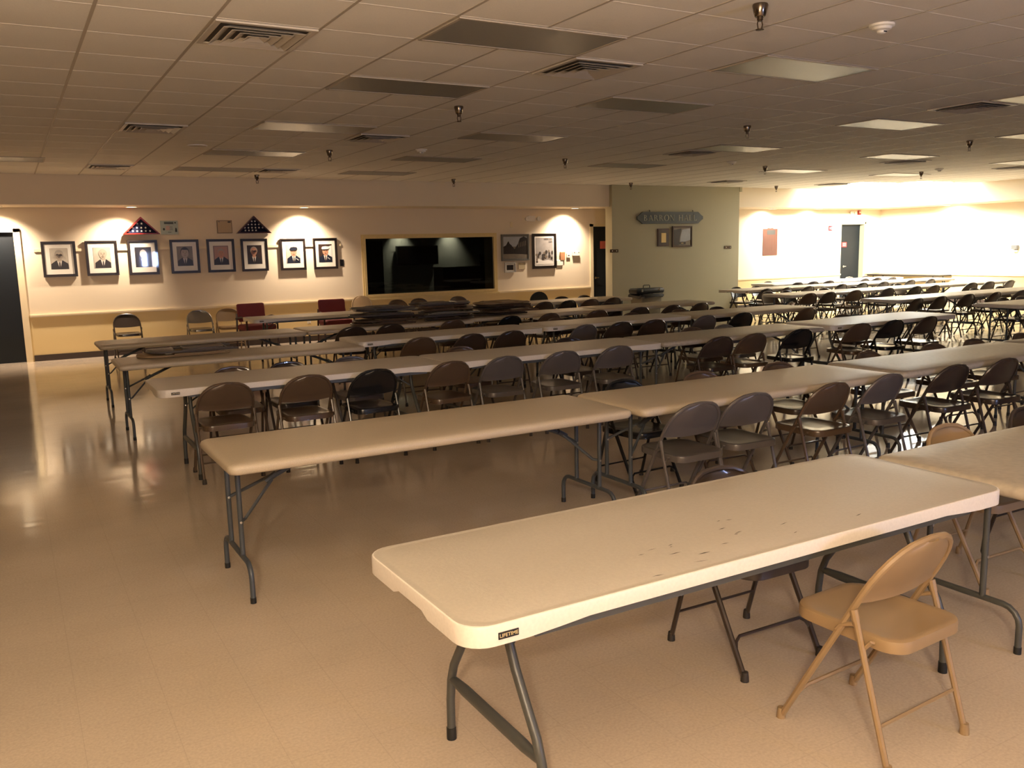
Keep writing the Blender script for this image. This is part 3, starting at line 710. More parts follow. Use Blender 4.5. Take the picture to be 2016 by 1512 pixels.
def chair_row(cols, xs, y, facing, where, far=False, jit=0.07, skip=0, names=None):
    tot = {}
    for k in cols: tot[k] = tot.get(k, 0)+1
    for i, (k, x) in enumerate(zip(cols, xs)):
        d = ', back to us,' if facing == 'away' else ' facing us'
        if tot[k] == 1 and len(cols) > 2: lab = 'the only %s folding chair%s %s' % (CH[k][0], d, where)
        else: lab = '%s folding chair%s %s seat from left %s' % (CH[k][0], d if d[-1] == ',' else d+',', ORD[i+skip], where)
        chair(k, x, y+random.uniform(-0.03, 0.03)*(1 if jit else 0), facing, lab, GC, far, jit)
chair_row('ded', [2.62, 4.21, 5.0], 2.785, 'to', 'behind the nearest tables', jit=0.03)
chair_row('ggbgdd', [3.66, 4.17, 4.9, 5.53, 6.33, 6.96], 4.02, 'away', 'at the second table row')
chair_row('kbbbbbb', [3.85, 4.54, 5.38, 6.52, 7.41, 8.06, 8.88], 5.05, 'to', 'behind the second table row')
chair_row('bbkbgggdbkbkd', [1.39, 2.03, 2.59, 3.32, 3.88, 4.51, 5.16, 6.48, 6.98, 7.7, 8.72, 9.35, 10.06], 6.81, 'away', 'at the third table row')
chair_row('bdgbdbsb', [1.64, 2.13, 2.73, 3.91, 5.2, 6.94, 7.47, 9.56], 7.84, 'to', 'behind the third table row')
chair_row('bddgddgkb', [4.0, 4.63, 5.17, 6.27, 6.83, 7.37, 8.29, 8.99, 10.25], 8.96, 'away', 'at the fourth table row')
chair_row('bbbd', [6.57, 7.88, 8.77, 9.52], 10.14, 'to', 'behind the fourth table row', True)
chair_row('ddbkbbddd', [3.9, 4.45, 5.38, 6.31, 7.01, 7.88, 8.7, 9.36, 10.0], 10.95, 'away', 'at the fifth table row', True)
chair_row('dd', [6.05, 9.03], 12.3, 'to', 'behind the fifth table row', True)
chair_row('bdbdkbd', [6.9, 7.42, 7.97, 8.44, 8.95, 9.45, 9.99], 13.36, 'away', 'at the sixth table row', True)
chair_row('bbdb', [6.6, 7.77, 9.54, 10.1], 14.55, 'to', 'behind the sixth table row', True)
RB = 'in right block\'s %s row'; RF = 'behind right block\'s %s row'
chair_row('dg', [13.91, 14.41], 8.22, 'to', RF % 'first', True)
chair_row('ddddg', [13.03, 13.73, 14.53, 15.32, 16.08], 9.12, 'away', RB % 'second', True, 0.12)
chair_row('bgb', [14.76, 16.27, 17.12], 10.2, 'to', RF % 'second', True)
chair_row('bdbgkbdgg', [13.21, 13.72, 14.5, 15.5, 16.35, 16.92, 18.26, 18.96, 19.7], 11.45, 'away', RB % 'third', True, 0.12)
chair_row('bdbbd', [13.15, 13.66, 14.8, 15.69, 17.17], 12.55, 'to', RF % 'third', True)
chair_row('dbbdkgdg', [14.0, 14.62, 15.29, 16.36, 17.09, 17.82, 18.84, 19.6], 13.33, 'away', RB % 'fourth', True, 0.12)
chair_row('db', [14.16, 14.82], 14.46, 'to', RF % 'fourth', True)
chair_row('dgggdg', [16.63, 17.2, 17.75, 19.1, 19.62, 20.2], 14.86, 'away', RB % 'last', True, 0.1)
chair_row('bsg', [16.69, 19.79, 20.45], 15.93, 'to', RF % 'last', True)
chair('d', 1.74, 16.5, 'to', 'dark brown folding chair alone against the wall below the flag case', GC, False)
chair('s', 2.95, 16.5, 'to', 'silver folding chair against the wall, left of the beige one', GC, False)
chair('e', 3.47, 16.55, 'to', 'beige folding chair against the wall, beside the silver one', GC, False)
chair('b', 6.80, 16.45, 'to', 'brown folding chair below the left end of the viewing window', GC, True)
chair('b', 7.30, 16.5, 'to', 'brown folding chair below the viewing window, second from left', GC, True)
chair('b', 8.20, 16.5, 'to', 'brown folding chair below the middle of the viewing window', GC, True)

# folded chairs: the frame lies in its own plane with the feet at the origin and the top at +Y
FCM = {}
def folded_meshes(k):
    if k in FCM: return FCM[k]
    d = chair_meshes(k); m = cmat(k); a = math.atan2(FY-TY, TZ)
    M_ = Matrix.Translation((0, 0, 0.011)) @ Matrix.Rotation(-PI/2-a, 4, 'X') @ Matrix.Translation((0, -FY, 0))
    ff = d['front_frame'].copy(); ff.transform(M_); bk = d['backrest'].copy(); bk.transform(M_)
    def so(k_, z): return [(x*k_, 0.34+y*k_, z) for x, y in rrect(0.38, 0.385, 0.07, 5)]
    s = MB(); s.rings([so(0.9, 0.004), so(0.97, 0.005), so(1.0, 0.010), so(1.0, 0.034), so(0.98, 0.036), so(0.93, 0.030), so(0.5, 0.027)], m)
    rl = [MB().tube([(sx*0.224, 0.06, 0.022), (sx*0.224, 0.56, 0.022)], 0.0098, m, 8).mesh('rear_leg') for sx in (-1, 1)]
    st = [MB().tube([(-0.222, 0.12, 0.024), (0.222, 0.12, 0.024)], 0.0065, m, 6).mesh('stretcher'), MB().tube([(-0.21, 0.17, 0.011), (0.21, 0.17, 0.011)], 0.0065, m, 6).mesh('stretcher')]
    FCM[k] = (ff, bk, s.mesh('seat'), rl, st); return FCM[k]
FPROTO = {}
def folded(k, loc, rot, label, group):
    if k not in FPROTO:
        ff, bk, s, rl, st = folded_meshes(k); t = thing('folded_chair', 'x', 'chair')
        put('front_frame', ff, t); put('backrest', bk, t); put('seat', s, t)
        for r in rl: put('rear_leg', r, t)
        for r in st: put('stretcher', r, t)
        FPROTO[k] = t
    else: t = copy_tree(FPROTO[k])
    t.location = loc; t.rotation_euler = rot
    return tag(t, label, 'chair', group)
GF = 'folded chairs lying on the tables'
folded('e', (1.93, 9.40, 0.742), (0, 0, PI/2+0.04), 'beige folded chair lying under another on the left end of the fourth row', GF)
folded('g', (2.02, 9.34, 0.782), (0, 0, PI/2-0.03), 'grey folded chair lying on top of the beige one, left end of the fourth row', GF)
FLIP = PI
pile = [(4.94, 11.42, 6, 'left', PI/2, 0.0), (5.10, 11.50, 6, 'middle', -PI/2, 0.0), (6.98, 11.75, 5, 'right', PI/2, 0.0)]
for px, py, n, nm, rz, z0 in pile:
    for i in range(n):
        k = random.choice('bgbedgs')
        a = rz+random.uniform(-0.16, 0.16); dx = random.uniform(-0.12, 0.12); dy = random.uniform(-0.07, 0.07)
        lev = 'top' if i == n-1 else ('bottom' if i == 0 else ORD[i]+' up')
        folded(k, (px+dx, py+dy, 0.744+0.042*i), (random.uniform(0.0, 0.012), 0, a), '%s folded chair, the %s one of the %s pile on the fifth row' % (CH[k][0], lev, nm), GF)
folded('e', (6.215, 16.72, 0.0), (math.radians(77), 0, 0), 'beige folded chair leaning upright on the wall left of the viewing window', 'folded chairs leaning on the wall')

# ------------------------------------------------------------------ other seats
M_RFAB = mat('dark red upholstery', (122, 48, 52), 0.8, var=0.12, scale=120)
def armchair(x, y, rz, label):
    t = thing('armchair', label, 'armchair', (x, y, 0), rz, 'red upholstered armchairs')
    b = MB()
    def so(w, h, z, r=0.05, cy=0.0): return [(a, c, z) for a, c in rrect(w, h, r, 5, 0, cy)]
    b.rings([so(0.50,0.50,0.42), so(0.53,0.52,0.44), so(0.53,0.52,0.49), so(0.49,0.48,0.515), so(0.3,0.3,0.52)], M_RFAB); b.build('seat', t)
    b = MB(); rs_ = []
    for z, w, th in ((0.56,0.46,0.05),(0.60,0.50,0.07),(0.80,0.51,0.07),(0.86,0.50,0.06),(0.875,0.46,0.04)):
        rs_.append([(u, -0.24-(z-0.5)*0.12+v+(0.03*(u/0.25)**2), z) for u, v in rrect(w, th, th*0.45, 4)])
    b.rings(rs_, M_RFAB); b.build('backrest', t)
    for sx in (-1, 1):
        a = MB(); a.tube([(sx*0.28,-0.24,0.62),(sx*0.285,0.0,0.655),(sx*0.28,0.20,0.64),(sx*0.28,0.235,0.60),(sx*0.28,0.24,0.0)], 0.017, M_DWOOD, 8); a.build('arm', t)
        a = MB(); a.tube([(sx*0.27,-0.30,0.0),(sx*0.27,-0.245,0.45),(sx*0.25,-0.27,0.70)], 0.018, M_DWOOD, 8); a.build('rear_leg', t)
    MB().box((-0.25,-0.22,0.385),(0.25,0.22,0.42), M_DWOOD).build('seat_frame', t)
armchair(3.77, 15.58, PI+0.15, 'dark red upholstered armchair against the wall, the left one of two')
armchair(5.22, 15.58, PI-0.05, 'dark red upholstered armchair against the wall, nearer the viewing window')
t = thing('round_back_chair', 'black chair with a rounded back, right of the viewing window behind the sixth row', 'chair', (9.90, 15.75, 0), PI)
def so2(w, h, z, r): return [(a, c, z) for a, c in rrect(w, h, r, 6)]
MB().rings([so2(0.40,0.40,0.43,0.12), so2(0.44,0.44,0.45,0.13), so2(0.42,0.42,0.48,0.13), so2(0.2,0.2,0.485,0.09)], M_BLACK).build('seat', t)
b = MB(); rs_ = []
pro = [(-0.22,0.50),(-0.225,0.60)] + [(0.225*math.cos(math.radians(a)), 0.60+0.205*math.sin(math.radians(a))) for a in range(165, 0, -15)] + [(0.225,0.60),(0.22,0.50)]
b.poly(pro, -0.235, -0.20, M_BLACK); b.build('backrest', t)
for sx in (-1, 1):
    MB().tube([(sx*0.19,0.18,0.43),(sx*0.21,0.20,0.0)], 0.012, M_BLACK, 8).build('leg', t)
    MB().tube([(sx*0.17,-0.215,0.56),(sx*0.18,-0.19,0.43),(sx*0.21,-0.22,0.0)], 0.012, M_BLACK, 8).build('leg', t)

# ------------------------------------------------------------------ wall pictures
M_BG = {'light': mat('photo pale ground', (176, 166, 148), 0.35, var=0.08, scale=12, coat=0.6), 'mid': mat('photo mid ground', (120, 110, 96), 0.35, var=0.1, scale=12, coat=0.6),
        'dark': mat('photo dark ground', (40, 36, 36), 0.35, var=0.15, scale=12, coat=0.6), 'brown': mat('photo brown ground', (54, 40, 32), 0.35, var=0.15, scale=12, coat=0.6),
        'red': mat('photo faded red ground', (134, 108, 98), 0.35, var=0.1, scale=12, coat=0.6), 'sky': mat('photo grey sky', (164, 168, 172), 0.35, var=0.06, scale=12, coat=0.6)}
M_SUIT = mat('photo dark suit', (42, 38, 36), 0.35, coat=0.6); M_SHIRT = mat('photo white shirt', (196, 188, 174), 0.35, coat=0.6)
M_TIE = mat('photo tie', (56, 48, 44), 0.35, coat=0.6); M_FACE = mat('photo grey face', (164, 150, 130), 0.35, coat=0.6); M_FACE2 = mat('photo warm face', (178, 128, 100), 0.35, coat=0.6)
M_FSH = mat('photo face tone', (120, 106, 90), 0.35, coat=0.6); M_HAIRD = mat('photo dark hair', (40, 34, 30), 0.35, coat=0.6); M_HAIRG = mat('photo grey hair', (150, 142, 128), 0.35, coat=0.6)
M_NAVYS = mat('photo navy uniform', (28, 32, 44), 0.35, coat=0.6); M_PCAP = mat('photo white cap', (206, 200, 192), 0.35, coat=0.6)
def framed(x, z, wd, ht, label, cat='picture', group=None, fw=0.045, fm=None, tilt=0.0, y=WY, name='framed_picture', dep=0.03, mt=0.10, mm=None):
    t = thing(name, label, cat, (x, y-0.012, z), 0, group); t.rotation_euler = (0, tilt, 0)
    b = MB(); fm = fm or M_FRAME
    x0, x1, z0, z1 = -wd/2, wd/2, -ht/2, ht/2
    frame_boxes(b, x0, x1, z0, z1, fw*0.55, -dep-0.006, 0.0, fm); frame_boxes(b, x0+fw*0.5, x1-fw*0.5, z0+fw*0.5, z1-fw*0.5, fw*0.5, -dep+0.004, 0.0, fm)
    b.build('frame', t)
    if mt: MB().box((x0+fw, -dep+0.012, z0+fw), (x1-fw, -0.002, z1-fw), mm or M_MAT).build('mat', t)
    return t, -dep+0.012
def portrait(x, z, wd, ht, spec, label):
    t, y = framed(x, z, wd, ht, label, 'portrait', 'row of framed portraits', name='framed_portrait')
    b = MB(); pw, ph = spec.get('pw', 0.275), spec.get('ph', 0.355); oz = 0.006
    e = [0]
    def L(pts, m):
        e[0] += 1; pts = [(u*1.3, v*1.3) for u, v in pts]; b.poly([(min(max(u, -pw/2+0.003), pw/2-0.003), min(max(v+oz, -ph/2+oz+0.003), ph/2+oz-0.003)) for u, v in pts], y-0.001-0.0006*e[0], y-0.0005, m)
    if spec.get('inner'): L([(-pw/2-1,-1),(1,-1),(1,1),(-1,1)], M_SUIT); 
    b.box((-pw/2, y-0.0012, -ph/2+oz), (pw/2, y, ph/2+oz), M_SUIT)
    L([(-1,-1),(1,-1),(1,1),(-1,1)], M_BG[spec['bg']])
    if spec.get('inner'):
        L([(-0.09,-0.12),(0.09,-0.12),(0.09,0.12),(-0.09,0.12)], mat('photo faded pink ground', (168, 128, 112), 0.35, coat=0.6))
    if spec.get('flag'): L([(0.05,0.10),(0.11,0.12),(0.11,-0.06),(0.03,-0.02)], M_PCAP)
    hx, hz, hr = spec.get('hx', 0.0), spec.get('hz', 0.045), spec.get('hr', 0.048)
    su = spec.get('suit', M_SUIT)
    L([(hx-0.105,-0.20),(hx-0.10,-0.065),(hx-0.04,-0.022),(hx+0.04,-0.022),(hx+0.10,-0.065),(hx+0.105,-0.20)], su)
    fc = spec.get('face', M_FACE)
    L([(hx-0.02,hz-0.03),(hx+0.02,hz-0.03),(hx+0.026,-0.045),(hx,-0.07),(hx-0.026,-0.045)], fc)
    if spec.get('shirt', True):
        L([(hx-0.030,-0.024),(hx,-0.045),(hx+0.030,-0.024),(hx+0.012,-0.10),(hx,-0.135),(hx-0.012,-0.10)], M_SHIRT)
        L([(hx-0.007,-0.045),(hx+0.007,-0.045),(hx+0.011,-0.11),(hx,-0.135),(hx-0.011,-0.11)], M_TIE)
    hair = spec.get('hair')
    if hair: L(ell(hx, hz+0.014, hr*1.08, hr*1.22, 22), hair)
    L(ell(hx, hz, hr*0.93, hr*1.22, 22), fc)
    if hair and spec.get('fringe', True): L([(hx+hr*1.0*math.cos(math.radians(a)), hz+0.012+hr*1.22*math.sin(math.radians(a))) for a in range(25, 160, 9)], hair)
    for sx in (-1, 1):
        L(ell(hx+sx*hr*0.38, hz+hr*0.12, hr*0.17, hr*0.09, 10), M_FSH if not spec.get('dk') else M_SUIT)
        L([(hx+sx*hr*0.18, hz+hr*0.33), (hx+sx*hr*0.62, hz+hr*0.36), (hx+sx*hr*0.6, hz+hr*0.44), (hx+sx*hr*0.2, hz+hr*0.42)], M_FSH)
    L([(hx-hr*0.10, hz-hr*0.28), (hx+hr*0.14, hz-hr*0.28), (hx+hr*0.05, hz+hr*0.1)], M_FSH)
    L(ell(hx, hz-hr*0.62, hr*0.32, hr*0.08, 12), M_FSH)
    if spec.get('glasses'):
        for sx in (-1, 1):
            o = ell(hx+sx*hr*0.42, hz+hr*0.1, hr*0.36, hr*0.28, 16); i_ = ell(hx+sx*hr*0.42, hz+hr*0.1, hr*0.29, hr*0.21, 16)
            for q in range(16): L([o[q], o[(q+1) % 16], i_[(q+1) % 16], i_[q]], M_HAIRD)
        L([(hx-hr*0.1, hz+hr*0.13), (hx+hr*0.1, hz+hr*0.13), (hx+hr*0.1, hz+hr*0.2), (hx-hr*0.1, hz+hr*0.2)], M_HAIRD)
    cap = spec.get('cap')
    if cap:
        L([(hx-hr*1.25,hz+hr*0.95),(hx-hr*0.9,hz+hr*1.45),(hx,hz+hr*1.6),(hx+hr*0.95,hz+hr*1.5),(hx+hr*1.25,hz+hr*1.0),(hx+hr*0.95,hz+hr*0.55),(hx-hr*0.95,hz+hr*0.5)], cap)
        L([(hx-hr*1.0,hz+hr*0.62),(hx+hr*1.0,hz+hr*0.66),(hx+hr*0.8,hz+hr*0.40),(hx-hr*0.8,hz+hr*0.36)], M_HAIRD)
    if spec.get('medal'):
        for q in range(3): L(ell(hx+0.04+0.012*q, -0.07-0.01*q, 0.006, 0.006, 8), M_PCAP)
    b.build('photograph', t); return t
PZ = 1.735
portrait(0.825, PZ, 0.53, 0.605, dict(bg='light', hair=M_HAIRG, glasses=True), 'framed portrait of a grey-haired person in glasses, leftmost of the row')
portrait(1.495, PZ, 0.515, 0.605, dict(bg='light', hair=M_HAIRG, fringe=False, hx=0.012), 'framed portrait of a balding person in dark suit, second from left')
portrait(2.172, PZ-0.005, 0.50, 0.615, dict(bg='dark', hair=M_HAIRD, fringe=False), 'framed portrait with dark ground directly below the red-framed flag case')
portrait(2.885, PZ-0.004, 0.505, 0.612, dict(bg='mid', hair=M_HAIRD, hr=0.055), 'framed portrait of a smiling dark-haired person, fourth from left')
portrait(3.53, PZ-0.005, 0.50, 0.612, dict(bg='red', inner=True, face=M_FACE2, hair=M_HAIRG, hr=0.042, hz=0.03), 'framed faded reddish portrait, fifth from left')
portrait(4.152, PZ-0.007, 0.50, 0.612, dict(bg='brown', face=M_FACE2, hair=M_HAIRG, fringe=False, glasses=True, hx=-0.01), 'framed brown-toned portrait below the dark flag case')
portrait(4.893, PZ-0.014, 0.50, 0.607, dict(bg='light', face=M_FACE2, cap=M_NAVYS, suit=M_NAVYS, medal=True, hx=0.01, hz=0.03), 'framed portrait of a person in dark cap and navy uniform')
portrait(5.543, PZ-0.012, 0.49, 0.607, dict(bg='brown', face=M_FACE2, cap=M_PCAP, suit=M_NAVYS, medal=True, flag=True, hz=0.03), 'framed portrait of a person in a white cap, rightmost of the row')
# folded flag display cases
def flag_case(x, z, wd, ht, wood, label, rows_, dx, seed):
    t = thing('flag_case', label, 'flag case', (x, WY-0.024, z), 0, 'triangular flag display cases')
    A, B_, C_ = (-wd/2, 0), (wd/2, 0), (dx, ht); b = MB(); f = 0.032
    cx, cz = (A[0]+B_[0]+C_[0])/3, ht/3
    inn = [(cx+(p[0]-cx)*0.84, cz+(p[1]-cz)*0.80) for p in (A, B_, C_)]
    o3 = [A, B_, C_]
    for i in range(3):
        j = (i+1) % 3; b.poly([o3[i], o3[j], inn[j], inn[i]], -0.085, 0.0, wood)
    b.build('case_frame', t)
    MB().poly(inn, -0.05, 0.0, M_NAVY).build('folded_flag', t)
    s_ = MB()
    for z_, n, xo, st in rows_:
        for q in range(n): s_.poly(star(xo+(q-(n-1)/2)*st, z_, 0.021), -0.0525, -0.05, M_STAR)
    s_.build('stars', t); return t
flag_case(2.168, 2.14, 0.63, 0.31, M_RED, 'triangular flag case in red wood, brightly lit by the downlight', [(0.058,6,-0.03,0.071),(0.116,4,-0.03,0.071),(0.188,2,-0.02,0.071)], 0.005, 1)
flag_case(4.158, 2.135, 0.65, 0.325, M_DWOOD, 'triangular flag case in dark wood above the sixth portrait', [(0.055,4,-0.06,0.066),(0.105,6,-0.0,0.066),(0.165,4,0.0,0.066),(0.225,2,0.0,0.06)], 0.01, 2)
def plaque(x, z, wd, ht, label, m, name='plaque', dep=0.02, y=WY, cat='plaque'):
    t = thing(name, label, cat, (x, y, z)); MB().box((-wd/2, -dep, -ht/2), (wd/2, 0, ht/2), m).build('board', t); return t
M_PALE = mat('pale green certificate', (168, 176, 160), 0.4, var=0.05); M_INK = mat('dark print', (44, 48, 46), 0.6); M_PINK = mat('pink print', (202, 150, 134), 0.6)
t = plaque(2.656, 2.257, 0.30, 0.245, 'pale green certificate beside the bright flag case', M_PALE)
b = MB()
b.box((-0.085,-0.022,0.085),(0.075,-0.02,0.10), M_INK); b.box((-0.085,-0.022,0.062),(0.075,-0.02,0.078), M_INK)
b.poly(ell(-0.095,-0.03,0.018,0.022,14), -0.022, -0.02, M_INK); b.poly(ell(0.105,0.085,0.013,0.015,12), -0.022, -0.02, M_INK)
b.poly([(0.095,-0.08),(0.13,-0.08),(0.125,-0.02),(0.11,0.0),(0.10,-0.02)], -0.022, -0.02, M_INK)
for k in range(4): b.box((-0.06,-0.022,-0.045+0.02*k),(-0.0+0.01*(k % 2),-0.02,-0.033+0.02*k), M_PINK)
for k in range(4): b.box((0.0,-0.022,-0.045+0.02*k),(0.06,-0.02,-0.041+0.02*k), M_INK)
b.box((-0.03,-0.022,-0.088),(0.03,-0.02,-0.08), M_INK); b.build('print', t)
M_GOLDP = mat('brushed gold plate', (180, 154, 104), 0.35); M_GFR = mat('dull gold edge', (120, 98, 62), 0.4, metal=0.4)
t = plaque(3.634, 2.262, 0.275, 0.24, 'small gold plaque left of the dark flag case', M_GFR)
MB().box((-0.125,-0.023,-0.108),(0.125,-0.02,0.108), M_GOLDP).build('face_plate', t)
b = MB(); b.box((0.06,-0.025,0.075),(0.115,-0.023,0.10), M_INK); b.poly([(-0.115,0.10),(-0.09,0.10),(-0.085,0.08)], -0.025, -0.023, M_INK); b.build('print', t)
def wallbox(name, x, z, wd, ht, dep, m, label, cat, y=WY):
    t = thing(name, label, cat, (x, y, z)); b = MB(); e = 0.006
    def r(k, yy): return [(u*k, yy, v*k) for u, v in rrect(wd, ht, min(wd, ht)*0.08, 3)]
    b.rings([r(1, 0), r(1, -dep+e), r(0.94, -dep)], m, sm=False); b.build('housing', t); return t
t = wallbox('wall_switch', 5.885, 1.53, 0.078, 0.135, 0.012, M_BLACK, 'black wall switch plate right of the rightmost portrait', 'switch')
MB().box((-0.006,-0.020,-0.012),(0.006,-0.010,0.014), mat('dark switch toggle', (40,38,36), 0.4)).build('toggle', t)
t = wallbox('power_outlet', 5.14, 0.41, 0.075, 0.118, 0.008, M_WHITE, 'white power outlet low on the wall between the red armchairs', 'outlet')
for s_ in (-1, 1): MB().box((-0.014,-0.011,s_*0.026-0.014),(0.014,-0.006,s_*0.026+0.014), M_TRIM).build('socket', t)
# pictures right of the viewing window
t, y = framed(9.925, 1.757, 0.72, 0.585, 'grey framed landscape print right of the viewing window', 'picture', None, 0.05, mat('grey silver frame', (120, 118, 112), 0.3, metal=0.4), mt=0)
b = MB(); b.box((-0.315,y,-0.245),(0.315,0,0.245), M_BG['mid'])
b.poly([(-0.31,0.02),(0.31,0.02),(0.31,0.24),(-0.31,0.24)], y-0.001, y, M_BG['sky'])
b.poly([(-0.31,-0.14),(-0.31,0.02),(-0.24,0.05),(-0.19,0.13),(-0.17,0.14),(-0.15,0.09),(-0.10,0.05),(-0.04,-0.02),(0.02,-0.06),(0.02,-0.14)], y-0.002, y, M_BG['dark'])
b.poly([(0.31,-0.16),(0.31,0.20),(0.22,0.24),(0.12,0.20),(0.07,0.08),(0.02,0.02),(-0.02,-0.05),(-0.04,-0.14)], y-0.003, y, M_BG['dark'])
for q in range(5): b.box((0.08+0.045*q,y-0.004,0.0+0.01*q),(0.095+0.045*q,y,0.10+0.012*q), M_FSH)
b.poly([(-0.31,-0.24),(0.31,-0.24),(0.31,-0.16),(-0.31,-0.14)], y-0.003, y, M_BG['mid']); b.build('print', t)
t, y = framed(9.783, 1.316, 0.285, 0.222, 'small silver framed dark picture below the landscape print', 'picture', None, 0.03, mat('silver frame', (186, 182, 172), 0.3), mt=0.1, dep=0.02)
MB().box((-0.085,y-0.002,-0.055),(0.085,y,0.055), M_BG['dark']).build('print', t)
plaque(10.095, 1.345, 0.18, 0.145, 'small pale plaque below the landscape print, right of the silver frame', mat('pale beige plaque', (186, 170, 138), 0.4))
t, y = framed(10.69, 1.66, 0.64, 0.79, 'tall black framed postage-stamp poster with perforated white border', 'poster', None, 0.04, None, mt=0)
b = MB(); b.box((-0.28,y,-0.355),(0.28,0,0.355), M_FRAME)
M_PAPER = mat('white stamp paper', (214, 208, 198), 0.35, coat=0.5)
b.box((-0.262,y-0.002,-0.335),(0.262,y,0.335), M_PAPER)
for q in range(24):
    zz = -0.322+q*0.028
    for sx in (-1, 1): b.poly(ell(sx*0.262, zz, 0.009, 0.009, 8), y-0.0035, y, M_FRAME)
for q in range(19):
    xx = -0.252+q*0.028
    for sz in (-1, 1): b.poly(ell(xx, sz*0.335, 0.009, 0.009, 8), y-0.0035, y, M_FRAME)
b.build('stamp_border', t)
b = MB(); M_PG = mat('poster grey', (150, 144, 138), 0.35, var=0.12, scale=9, coat=0.5); M_PD = mat('poster dark grey', (62, 56, 52), 0.35, var=0.2, scale=14, coat=0.5)
b.box((-0.232,y-0.004,-0.30),(0.232,y-0.001,0.30), M_PG)
b.poly([(-0.232,-0.30),(0.232,-0.30),(0.232,-0.24),(0.1,-0.20),(-0.05,-0.22),(-0.15,-0.17),(-0.232,-0.21)], y-0.005, y-0.001, M_PAPER)
rp = random.Random(11)
for cx_, cz_, n_ in ((-0.17,-0.14,7),(0.0,-0.12,9),(0.16,-0.10,7)):
    for q in range(n_): b.poly(ell(cx_+rp.uniform(-0.05,0.05), cz_+rp.uniform(-0.10,0.10), rp.uniform(0.018,0.036), rp.uniform(0.025,0.05), 10), y-0.0055-0.0002*q, y-0.001, M_PD if q % 3 else M_FSH)
b.build('print', t)
put('lettering', text_mesh('lettering', 'HEROES', 0.062, M_PD), t, (0.10, y-0.006, 0.265)); put('lettering', text_mesh('lettering', 'USA', 0.055, M_PD), t, (0.165, y-0.006, 0.205))
M_BOXB = mat('tan plastic box', (168, 120, 84), 0.5)
wallbox('alarm_keypad', 11.19, 1.535, 0.13, 0.19, 0.04, M_BOXB, 'tan wall keypad box right of the stamp poster', 'keypad')
wallbox('notice_plaque', 11.115, 1.385, 0.175, 0.125, 0.03, M_WHITE, 'white plaque low between the poster and the dark door', 'plaque')
t = wallbox('key_holder', 11.355, 1.545, 0.10, 0.10, 0.035, M_WHITE, 'small white box between the tan keypad and the fan-shaped unit', 'wall box')
MB().box((-0.02,-0.038,-0.01),(0.02,-0.034,0.01), M_INK).build('slot', t)
t = wallbox('wall_chime', 11.56, 1.585, 0.185, 0.10, 0.06, M_WHITE, 'white wall box with two dark dots beside the dark door', 'wall box')
for sx in (-1, 1): MB().box((sx*0.06-0.01,-0.064,0.015),(sx*0.06+0.01,-0.058,0.035), M_INK).build('dot', t)
wallbox('thermostat', 9.845, 2.262, 0.06, 0.115, 0.03, M_TRIM, 'small cream wall sensor above the landscape print', 'thermostat')
t = thing('emergency_light', 'twin-headed emergency light high on the wall above the stamp poster', 'emergency light', (10.36, WY, 2.385))
MB().box((-0.09,-0.06,-0.055),(0.09,0,0.065), M_WHITE).build('housing', t)
for sx in (-1, 1):
    MB().lathe([(0.0,0.0),(0.035,0.0),(0.055,-0.07),(0.05,-0.075),(0.0,-0.07)], (sx*0.15,-0.05,0.0), M_WHITE, 16, 'y').build('lamp_head', t)
    MB().box((sx*0.075,-0.04,-0.012),(sx*0.16,-0.02,0.012), M_WHITE).build('bracket', t)

